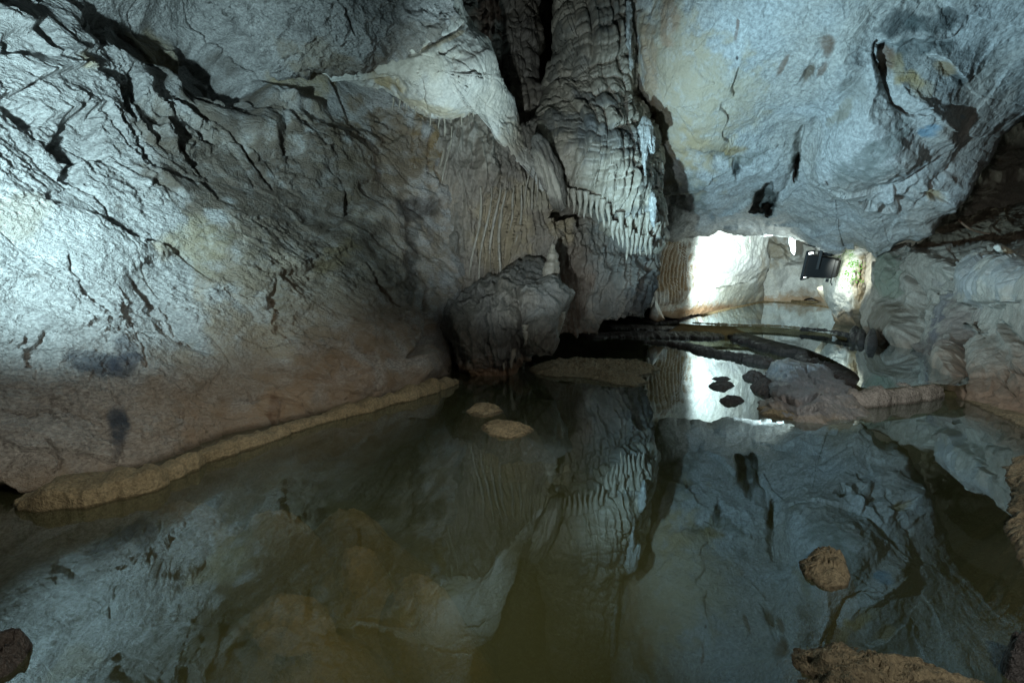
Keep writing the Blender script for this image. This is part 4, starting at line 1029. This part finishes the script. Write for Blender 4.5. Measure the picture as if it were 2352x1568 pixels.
tag(o, 'angular tan rock wedged against the mossy boulder', 'rock')

moss_root = empty('mossy_boulder', P(1950, 752, 9.8), 'upright boulder with bright green moss flecks beside the floodlight', 'boulder')
md = tps([(1893, 640, 10.2), (1930, 570, 10.0), (1990, 570, 9.7), (2000, 680, 9.3), (1960, 760, 9.5), (1915, 740, 9.9), (1940, 660, 9.55)])
mo = [(1892, 650), (1900, 622), (1912, 600), (1922, 578), (1940, 562), (1975, 550), (2000, 560), (2012, 600), (2010, 660), (2004, 710), (1990, 748), (1955, 764), (1926, 762), (1916, 740), (1908, 712), (1896, 690)]
o = blob('boulder_body', mo, md, d_pale, [crack([(1966, 620), (1950, 680), (1962, 745)], 5, .08), crack([(1985, 600), (1972, 660)], 5, .07)], M['white'], [(1985, 660, 34, 110, 8, (.25, .20, .13), .95, .25), (1960, 740, 60, 34, 0, (.20, .16, .11), .95, .25), (1935, 600, 26, 40, 15, (.34, .46, .20), .35, .7)], bulge=.55, back=.7, step=1.8, jag=2, centre=(1955, 660), pw=2.2)
put_under(o, moss_root)
mv, mf = [], []
for k in range(420):
    x = random.gauss(1944, 18); y = random.gauss(606, 24)
    if y < 562 or y > 665 or x < 1908 + (640 - y) * .1 or x > 1985: continue
    d = float(md(x, y)) - .02 + .55 * (((x - 1955) / 62) ** 2 + ((y - 660) / 105) ** 2) * .55
    c = P(x, y, d)
    for j in range(3):
        a = random.uniform(0, 6.28); s = random.uniform(.010, .024)
        t = A([math.cos(a), -.5 + random.uniform(-.3, .3), math.sin(a)]) * s; b = A([-math.sin(a), -.2, math.cos(a)]) * s * .5
        i = len(mv); mv += [c, c + t * .5 + b, c + t, c + t * .5 - b]; mf.append((i, i + 1, i + 2, i + 3))
o = make('moss', A(mv), mf, M['moss'], smooth_shade=False); o['kind'] = 'stuff'
put_under(o, moss_root)

# ================================================================== the floodlight
FL = P(1882, 612, 9.75)
fl = empty('floodlight', FL, 'black square floodlight hanging from a bracket below the big boulder', 'floodlight')
def boxv(cx, cy, cz, sx, sy, sz, taper=0):
    v = []
    for x in (-1, 1):
        for y in (-1, 1):
            for z in (-1, 1):
                k = 1 - taper * (x > 0)
                v.append((cx + x * sx / 2, cy + y * sy / 2 * k, cz + z * sz / 2 * k))
    return v, [(0, 1, 3, 2), (4, 6, 7, 5), (0, 4, 5, 1), (2, 3, 7, 6), (0, 2, 6, 4), (1, 5, 7, 3)]
def beveled(name, parts, mat, parent, w=.008):
    v, f = [], []
    for pv, pf in parts:
        b = len(v); v += pv; f += [tuple(i + b for i in q) for q in pf]
    o = make(name, A(v), f, mat, smooth_shade=False, parent=parent)
    mo_ = o.modifiers.new('edge', 'BEVEL'); mo_.width = w; mo_.segments = 2; mo_.limit_method = 'ANGLE'
    return o
# local x: from the glass (-x) to the back (+x)
parts = [beveled('housing', [boxv(.04, 0, 0, .46, .40, .36, .18)], M['black'], fl),
         beveled('glass_frame', [boxv(-.20, 0, .215, .05, .52, .03), boxv(-.20, 0, -.215, .05, .52, .03), boxv(-.20, .245, 0, .05, .03, .40), boxv(-.20, -.245, 0, .05, .03, .40)], M['grey'], fl),
         beveled('glass', [boxv(-.212, 0, 0, .012, .44, .39)], M['lamp'], fl, .002),
         beveled('bracket', [boxv(.02, .228, .14, .05, .012, .34), boxv(.02, -.228, .14, .05, .012, .34), boxv(.02, 0, .316, .06, .468, .012)], M['grey'], fl, .003),
         beveled('gear_box', [boxv(.06, 0, .215, .24, .22, .07)], M['black'], fl),
         beveled('cooling_fins', [boxv(.285, y, 0, .06, .012, .26) for y in np.linspace(-.13, .13, 8)], M['black'], fl, .002),
         beveled('cable_gland', [boxv(.20, -.08, -.19, .05, .05, .05)], M['grey'], fl, .006)]
fl.rotation_euler = (math.radians(4), math.radians(9), math.radians(-42)); fl.scale = (1.0, 1.05, 1.22)
for k, pts in enumerate([[P(1846, 560, 9.75), P(1866, 566, 9.6), P(1890, 569, 9.5), P(1918, 567, 9.5), P(1932, 566, 9.5)], [P(1850, 556, 9.75), P(1872, 563, 9.6), P(1900, 566, 9.5), P(1928, 565, 9.5)]]):
    tag(tube('cable', pts, .011, M['rubber']), ['upper black cable strung along the boulder lip above the floodlight', 'lower sagging black cable strung along the boulder lip above the floodlight'][1 - k], 'cable')
o = tube('cable', [P(1926, 566, 9.55), P(1930, 590, 9.6), P(1915, 625, 9.7), P(1908, 645, 9.75), P(1911, 655, 9.7)], .010, M['rubber'])
tag(o, 'loose black cable dangling behind the floodlight over the mossy boulder', 'cable')

# ================================================================== rims, banks and islets
def R5(x, y): return ((2000 + x * .6378) / 1.7415, (1200 + y * .6378) / 1.7415)
G_RIM = 'dark curved rimstone dams'
def rim(pts, w, h, label, mat='rim', z=0.0, **kw):
    o = ridge('rimstone_dam', [R5(*q) for q in pts], w, h, M[mat], z=z, **kw)
    return tag(o, label, 'rimstone', G_RIM)
rim([(860, 140), (1000, 132), (1150, 128), (1340, 138), (1480, 168), (1620, 203), (1760, 235), (1880, 282), (1960, 322), (2012, 358)], [.9, .9, .8, .7, .5, .5, .45, .4, .3, .2], [.05, .06, .07, .08, .09, .09, .09, .10, .10, .08], 'longest outer rimstone dam sweeping from the dark wall to the round basin', frill=.02, seed=1, chunk=.02)
rim([(545, 232), (700, 222), (900, 222), (1100, 224), (1290, 228), (1395, 230)], [.4, .7, .9, 1.0, .9, .4], [.04, .05, .06, .07, .08, .06], 'straight dark rimstone dam left of the bright gap', frill=.02, seed=2)
rim([(1450, 238), (1540, 240), (1650, 258), (1800, 300), (1895, 335)], [.4, .9, 1.0, .9, .5], [.05, .09, .09, .09, .08], 'thick middle rimstone dam right of the bright gap', frill=.02, seed=3)
rim([(900, 266), (1080, 276), (1200, 300), (1300, 328), (1450, 354), (1600, 382), (1695, 404)], [.10, .26, .30, .30, .28, .28, .22], [.03, .05, .06, .06, .06, .07, .06], 'thin low rimstone dam crossing the bright reflection', frill=.02, seed=4, step=.012)
rim([(680, 172), (800, 172), (950, 176), (1100, 184), (1150, 190)], [.5, .8, .8, .6, .3], [.03, .04, .04, .04, .03], 'low rimstone shelf nearest the dark dripstone wall', frill=.02, seed=5)
rim([(1890, 368), (1925, 356), (2000, 356), (2080, 366), (2150, 390), (2180, 425), (2150, 450), (2080, 450), (1990, 436), (1920, 406), (1886, 372)], .18, .11, 'round black basin rim behind the wedge boulder', frill=.025, seed=6)
rim([(2176, 448), (2200, 486), (2250, 530), (2300, 562), (2330, 580)], [.3, .5, .4, .2, .1], [.10, .10, .08, .06, .04], 'short dark rimstone dam between basin and pale dam', frill=.02, seed=7)
o = ridge('rimstone_dam', [(1945, 926), (1980, 930), (2030, 925), (2085, 918), (2130, 912), (2158, 908)], [.2, .22, .22, .2, .2, .1], [.13, .15, .15, .15, .15, .10], M['dam'], seed=9, frill=.02, rough=.014, power=.5)
tag(o, 'pale cracked rimstone dam catching light below the side pool', 'rimstone')
o = ridge('rimstone_dam', [(1590, 742), (1650, 745), (1704, 747), (1760, 748), (1800, 750), (1843, 754)], .06, .02, M['mud'], z=.235, seed=10, frill=.01, below=.012)
tag(o, 'thin tan rimstone lip holding the far clear pool', 'rimstone')
o = ridge('rimstone_dam', [(1838, 758), (1870, 760), (1900, 763), (1930, 769), (1962, 776)], .11, .05, M['rim'], z=.21, seed=11, frill=.02, chunk=.03, below=.012)
tag(o, 'dark log-like rimstone ledge at the foot of the mossy boulder', 'rimstone')
o = ridge('rimstone_dam', [(1612, 725), (1660, 712), (1710, 702), (1752, 694), (1800, 695), (1850, 699), (1905, 706)], .10, .025, M['silt'], z=.24, seed=12)
tag(o, 'distant orange rim line around the far clear pool', 'rimstone')
o = ridge('rimstone_dam', [(1755, 688), (1800, 689), (1850, 692), (1880, 693)], .10, .025, M['silt'], z=.26, seed=13)
tag(o, 'farthest brown rim under the pale chamber wall', 'rimstone')
for k, (x, y, w) in enumerate([(1962, 772, .16), (1976, 776, .12), (2000, 782, .2)]):
    o = islet('rock', [(x - 14, y), (x, y - 8), (x + 14, y - 3), (x + 12, y + 7), (x - 8, y + 6)], [.16, .13, .18][k], M['rim'], z=.2, rough=.02, seed=k + 3)
    tag(o, ['dark stone beside the trickle, against the log-like ledge', 'smallest dark stone beside the trickle', 'dark stone at the foot of the washed wall by the trickle'][k], 'rock')

# wedge boulder in the pool
wg = tps([(x, y, float(WY(x, y, z))) for x, y, z in ((1755, 856, .04), (1790, 825, .22), (1850, 830, .20), (1930, 885, .13), (1990, 940, .04), (1940, 966, .01), (1860, 966, .015), (1790, 954, .015), (1748, 936, .015), (1770, 890, .09), (1850, 900, .18), (1900, 930, .10), (1860, 1010, -.10), (1760, 990, -.1), (1990, 1000, -.1))])
o = blob('wedge_boulder', [(1757, 856), (1772, 834), (1800, 820), (1830, 821), (1862, 832), (1890, 852), (1922, 878), (1950, 898), (1978, 918), (1998, 940), (2004, 965), (1960, 990), (1900, 1000), (1830, 998), (1772, 985), (1742, 955), (1748, 928), (1772, 908), (1766, 882)], wg,
         lambda p, x, y: .8 * d_rough(p, x, y), [crack([(1850, 850), (1890, 890), (1940, 920), (1980, 935)], 6, .06), crack([(1770, 915), (1830, 912), (1880, 905)], 6, .09), crack([(1760, 930), (1850, 935), (1900, 930)], 4, .04), dent(1810, 850, 40, 20, 20, .04, .7)], M['wetrock'], [(1860, 960, 110, 16, 2, (.24, .205, .155), .7, .4), (1800, 915, 50, 14, 0, (.13, .10, .08), .7, .4), (1840, 870, 60, 30, 30, (.17, .19, .21), .5, .5)], bulge=.12, back=.9, step=2.2, jag=3, centre=(1860, 905), pw=3)
tag(o, 'dark wet wedge-shaped boulder leaning in the middle of the pool', 'boulder')
isl = [
    ('low_rock', [(1700, 862), (1722, 858), (1760, 866), (1764, 874), (1740, 876), (1712, 872)], .06, 'rim', 'flat black rock tip touching the back of the wedge boulder'),
    ('low_rock', [(1722, 888), (1745, 876), (1775, 880), (1800, 900), (1780, 918), (1750, 910), (1730, 898)], .09, 'rim', 'ragged black rock shelf left of the wedge boulder'),
    ('low_rock', [(1738, 940), (1750, 928), (1790, 936), (1830, 950), (1850, 966), (1800, 964), (1765, 958), (1745, 950)], .03, 'mud', 'brown gravelly apron in front of the wedge boulder'),
    ('islet', [(1634, 870), (1652, 866), (1680, 870), (1662, 874)], .02, 'rim', 'thinnest sliver islet in the bright reflection'),
    ('islet', [(1626, 886), (1648, 877), (1668, 880), (1688, 886), (1660, 897), (1640, 893)], .045, 'rim', 'upper diamond-shaped black islet in the bright reflection'),
    ('islet', [(1648, 920), (1668, 911), (1688, 914), (1712, 922), (1690, 927), (1664, 928)], .045, 'rim', 'lower diamond-shaped black islet in the bright reflection'),
    ('mud_bar', [(1212, 850), (1240, 834), (1290, 828), (1350, 832), (1420, 832), (1490, 836), (1520, 846), (1500, 858), (1460, 866), (1490, 878), (1465, 888), (1410, 884), (1340, 868), (1280, 866), (1236, 862)], .12, 'mud', 'long low brown mud bar in front of the dark inlet'),
    ('islet', [(1070, 945), (1086, 932), (1112, 927), (1142, 932), (1156, 944), (1136, 956), (1100, 958), (1080, 953)], .035, 'mud', 'round tan islet, the farther of the pair in the open pool'),
    ('islet', [(1104, 984), (1118, 970), (1152, 965), (1196, 970), (1224, 986), (1212, 1000), (1170, 1007), (1126, 1000)], .04, 'mud', 'ragged tan islet, the nearer of the pair in the open pool'),
    ('islet', [(1833, 1290), (1868, 1270), (1912, 1262), (1945, 1290), (1958, 1315), (1952, 1345), (1915, 1355), (1880, 1345), (1850, 1318)], .055, 'mud', 'lone craggy brown islet in the near pool'),
    ('shore_rock', [(1815, 1530), (1828, 1490), (1880, 1474), (1960, 1476), (2050, 1500), (2140, 1530), (2260, 1580), (2360, 1640), (2360, 1800), (1860, 1800), (1830, 1620)], .06, 'mud', 'big crusted brown shore rock at the bottom edge of the pool'),
    ('shore_rock', [(2300, 1075), (2330, 1055), (2400, 1040), (2600, 1060), (2700, 1300), (2500, 1400), (2400, 1340), (2345, 1290), (2310, 1210), (2320, 1150)], .08, 'mud', 'gravelly brown shore ledge under the washed wall'),
    ('shore_rock', [(2296, 1520), (2318, 1496), (2350, 1495), (2390, 1520), (2380, 1560), (2320, 1560)], .09, 'rim', 'dark purplish wet rock beside the crusted shore rock'),
    ('shore_rock', [(-60, 1470), (-10, 1452), (30, 1460), (58, 1478), (62, 1505), (40, 1540), (-10, 1572), (-80, 1570)], .06, 'rim', 'dark purplish shore rock at the lower corner below the fractured wall'),
    ('sand_bank', [(2182, 906), (2215, 900), (2270, 905), (2352, 930), (2560, 1020), (2560, 1120), (2352, 985), (2290, 955), (2235, 930)], .035, 'mud', 'smooth tan sand bank along the foot of the washed wall'),
]
for k, (nm, ol, h, mt, lb) in enumerate(isl):
    flat = nm in ('sand_bank', 'mud_bar')
    o = islet(nm, ol, h, M[mt], rough=.007 if nm == 'sand_bank' else (.022 if h > .05 else .014), prof=3.5 if nm in ('shore_rock', 'islet') else 2.2, seed=k * 3 + 1, jag=.012 if h < .06 else .03, step=.008 if h < .06 else .011, crag=0 if nm == 'sand_bank' else min(.024, h * .3), flare=1.9 if nm in ('islet', 'shore_rock') else 1.3)
    tag(o, lb, {'islet': 'islet', 'low_rock': 'rock', 'mud_bar': 'mud bar', 'shore_rock': 'rock', 'sand_bank': 'sand bank'}[nm])
# bank ledge along the fractured wall: separate broken pieces
for k, (ln, w, h, lb) in enumerate([
    ([(60, 1148), (120, 1150), (200, 1140), (280, 1128), (340, 1118), (372, 1104)], [.12, .22, .27, .25, .20, .12], [.05, .09, .115, .115, .10, .07], 'broadest tan ledge block at the near end of the wall foot'),
    ([(352, 1108), (380, 1098), (405, 1090), (428, 1082)], [.09, .12, .12, .09], [.07, .10, .10, .07], 'small cracked ledge block with a tilted top, second along the wall foot'),
    ([(400, 1092), (424, 1082), (450, 1070), (466, 1062)], [.09, .12, .12, .09], [.07, .09, .09, .07], 'small rounded ledge block, third along the wall foot'),
    ([(450, 1066), (520, 1042), (600, 1014), (660, 994)], [.10, .13, .13, .11], [.06, .075, .075, .07], 'brown ledge piece in the middle of the wall foot'),
    ([(640, 1000), (720, 974), (800, 952), (870, 934), (940, 914), (1000, 896), (1046, 880)], [.11, .13, .16, .15, .17, .18, .12], [.07, .08, .09, .09, .10, .10, .08], 'long tan ledge running along the wall foot to the dark inlet')]):
    o = ridge('bank_ledge', ln, w, h, M['mud'], seed=k + 30, rough=.009, frill=0, power=.4, chunk=.005, vary=.5, step=.011)
    tag(o, lb, 'rock ledge', 'ledge blocks along the wall foot')
# drowned mounds
for k, (cx, cy, rx, ry, top, lb) in enumerate([(430, 1190, 95, 26, -.03, 'long drowned mound nearest the broad ledge block'), (640, 1212, 90, 26, -.04, 'oval drowned mound in the middle of the far row'), (800, 1200, 75, 22, -.05, 'faint drowned mound at the end of the far row'), (822, 1318, 74, 50, -.01, 'orange-brown drowned mound with a pitted top'), (665, 1435, 130, 80, -.05, 'largest drowned mound near the bottom of the pool'), (960, 1362, 74, 36, -.06, 'faint drowned mound beside the pitted one')]):
    ol = [(cx + rx * .85 * math.cos(t), cy + ry * .85 * math.sin(t)) for t in np.linspace(0, 2 * math.pi, 12, endpoint=False)]
    o = islet('drowned_mound', ol, (.13 + top), M['silt'], z=-.13, depth=.34, rough=.02, prof=1.9, flare=3.4, seed=k + 50, jag=.02)
    tag(o, lb, 'mound', 'drowned silt mounds')

# ================================================================== water and ground
def flat_poly(name, ol, z, mat):
    w = closed_curve(W([q[0] for q in ol], [q[1] for q in ol], z)[:, :2], 120)
    v = [(x, y, z) for x, y in w]
    return make(name, A(v), [tuple(range(len(v)))], mat, smooth_shade=False)
wv, wf = [(x, y, z) for z in (-1.4, 0) for (x, y) in ((-9, .15), (11, .15), (11, 24), (-9, 24))], [(4, 5, 6, 7), (3, 2, 1, 0), (0, 1, 5, 4), (1, 2, 6, 5), (2, 3, 7, 6), (3, 0, 4, 7)]
o = make('water', A(wv), wf, M['water'], smooth_shade=False); o['kind'] = 'structure'
o = flat_poly('side_pool_water', [(1690, 752), (1800, 752), (1960, 772), (2050, 780), (2120, 810), (2230, 870), (2200, 886), (2150, 880), (2100, 886), (2040, 891), (1990, 893), (1968, 884), (1975, 870), (1965, 856), (1940, 840), (1905, 822), (1850, 800), (1790, 785), (1740, 772)], .16, M['clear']); o['kind'] = 'structure'
o = flat_poly('far_pool_water', [(1560, 742), (1600, 728), (1680, 704), (1755, 686), (1900, 690), (1990, 720), (1980, 772), (1900, 766), (1845, 756), (1760, 750), (1660, 748)], .24, M['clear']); o['kind'] = 'structure'
def terrace(name, ol, z, mat, lb):
    o = islet(name, ol, .02, M[mat], z=z - .02, depth=z + .3, rough=.004, prof=6, seed=int(z * 100), jag=.02, step=.03)
    o['kind'] = 'structure'; return o
terrace('side_pool_bed', [(1690, 752), (1800, 752), (1960, 772), (2050, 780), (2120, 810), (2230, 880), (2200, 900), (2150, 895), (2100, 900), (2040, 904), (1992, 906), (1972, 896), (1976, 880), (1962, 862), (1940, 846), (1900, 818), (1850, 798), (1790, 780), (1740, 768)], .06, 'bed', '')
terrace('far_pool_bed', [(1560, 745), (1600, 730), (1680, 706), (1755, 688), (1900, 692), (1990, 722), (1975, 770), (1900, 764), (1845, 754), (1760, 748), (1660, 746)], .19, 'silt', '')
# bed of the main pool
gx, gy = np.meshgrid(np.linspace(-9, 11, 160), np.linspace(-3, 24, 160), indexing='ij')
pb = np.stack([gx, gy, 0 * gx], -1).reshape(-1, 3)
pb[:, 2] = -.62 + .16 * fbm(pb * .9, 4) - .10 * smooth(2.6, 1.2, pb[:, 1])
o = make('pool_bed', pb, grid_faces(160, 160), M['bed'], closed=False); o['kind'] = 'structure'
# trickles over the far rim
for k, (x, y0, y1, Y, z1) in enumerate([(1916, 772, 792, 8.3, 0), (2002, 762, 776, 8.7, 0)]):
    a, b = P(x, y0, Y), P(x, y1, Y); b[2] = .14
    v = []
    for t in np.linspace(0, 1, 10):
        c = a + (b - a) * t; c[1] -= .05 * t * t
        for s in np.linspace(-1, 1, 6):
            v.append((c[0] + s * (.02 + .025 * t), c[1] - .012 * (1 - s * s), c[2]))
    v2 = [(x_, y_ + .02, z_) for x_, y_, z_ in v]
    f = grid_faces(10, 6); o = make('trickle', A(v + v2), np.vstack([f, f[:, ::-1] + 60]), M['calcite'])
    tag(o, ['wider white trickle of water below the log-like ledge', 'narrow white trickle of water by the washed wall'][k], 'waterfall')
# rock shell that closes the cave round the visitor
th, ph = np.meshgrid(np.linspace(0, 2 * np.pi, 140), np.linspace(-.12, np.pi / 2, 50), indexing='ij')
rr = 1 + .12 * fbm(np.stack([np.cos(th) * 2, np.sin(th) * 2, ph * 2], -1).reshape(-1, 3), 4).reshape(th.shape)
v = np.stack([1 + 15 * rr * np.cos(ph) * np.cos(th), 9 + 17 * rr * np.cos(ph) * np.sin(th), -.5 + 10 * rr * np.sin(ph)], -1)
o = make('cave_ceiling', v.reshape(-1, 3), grid_faces(140, 50), M['flowdark'], closed=False); o['kind'] = 'structure'

# ================================================================== lamps of the show cave, and added fills
def spot(name, loc, aim, watts, col, deg, blend=.6, rad=.06):
    l = bpy.data.lights.new(name, 'SPOT'); l.energy = watts; l.color = col; l.spot_size = math.radians(deg); l.spot_blend = blend; l.shadow_soft_size = rad
    o = bpy.data.objects.new(name, l); COL.objects.link(o); o.location = loc
    o.rotation_euler = (Vector(aim) - Vector(loc)).to_track_quat('-Z', 'Y').to_euler()
    return o
COOL = (.62, .91, 1.0); TEAL = (.52, .84, 1.0); WARM = (1.0, .92, .76)
def aim(vx, vy, Y): return tuple(map(float, P(vx, vy, Y)))
spot('wall_lamp', (-2.3, 1.6, 1.55), aim(130, 365, 3.5), 640, COOL, 92, 1, .06)
spot('wall_patch_spot', (-.9, 2.2, .2), aim(650, 800, 4.4), 50, COOL, 7, 1, .03)  # added narrow spot that makes the bright patch low on the wall
spot('boulder_lamp', (.1, 4.3, .55), aim(1990, 280, 6.9), 1400, TEAL, 84, .9, .05)
spot('column_lamp', (-.35, 2.7, .85), aim(1210, 385, 6.8), 430, (.80, .95, 1.0), 62, 1, .05)
spot('nose_lamp', (1.4, 4.2, .3), aim(1110, 150, 6.5), 600, COOL, 32, .8, .05)
spot('recess_fill', (1.5, 4.4, 1.0), aim(1405, 650, 7.8), 120, (.8, .95, 1.0), 26, .9, .06)  # added fill, brightens the dripstone recess below the column
spot('side_fill', (1.2, 1.4, 1.9), aim(2090, 770, 5.5), 260, (1, .98, .93), 62, .9, .10)  # added neutral fill that lifts the washed wall and wedge boulder
spot('flood_beam', tuple(FL + A([-.42, .25, 0])), aim(1710, 600, 15), 2500, (.82, 1, 1.0), 82, .7, .15)
spot('moss_lamp', aim(1922, 600, 9.15), aim(1955, 640, 9.75), 75, (.92, 1, .9), 84, .6, .05)
spot('shore_fill', (1.7, -.4, 2.3), aim(2000, 1150, 3.0), 170, (1, .97, .90), 80, .9, .1)  # added overhead fill for the pale dam and shore rocks
spot('bank_fill', (1.0, .2, 2.4), aim(760, 1200, 2.8), 310, WARM, 62, .9, .10)  # added warm fill from the camera side, for bank, islets and water

w = bpy.data.worlds.new('World'); scene.world = w; w.use_nodes = True
bg = w.node_tree.nodes['Background']; bg.inputs[0].default_value = (.5, .75, 1, 1); bg.inputs[1].default_value = .0

cam = bpy.data.cameras.new('camera'); co = bpy.data.objects.new('camera', cam); COL.objects.link(co)
cam.sensor_width = 36; cam.lens = F / 2352 * 36; cam.clip_end = 200; cam.clip_start = .02
co.location = (0, 0, CAM_H); co.rotation_euler = (math.pi / 2 - PITCH, 0, 0)
scene.camera = co
scene.view_settings.view_transform = 'Standard'; scene.view_settings.look = 'None'
scene.view_settings.exposure = 0.0; scene.view_settings.gamma = 1
scene.render.engine = 'CYCLES'
scene.cycles.use_denoising = True
scene.cycles.max_bounces = 6; scene.cycles.diffuse_bounces = 2; scene.cycles.glossy_bounces = 4; scene.cycles.transparent_max_bounces = 12
scene.cycles.sample_clamp_indirect = 4
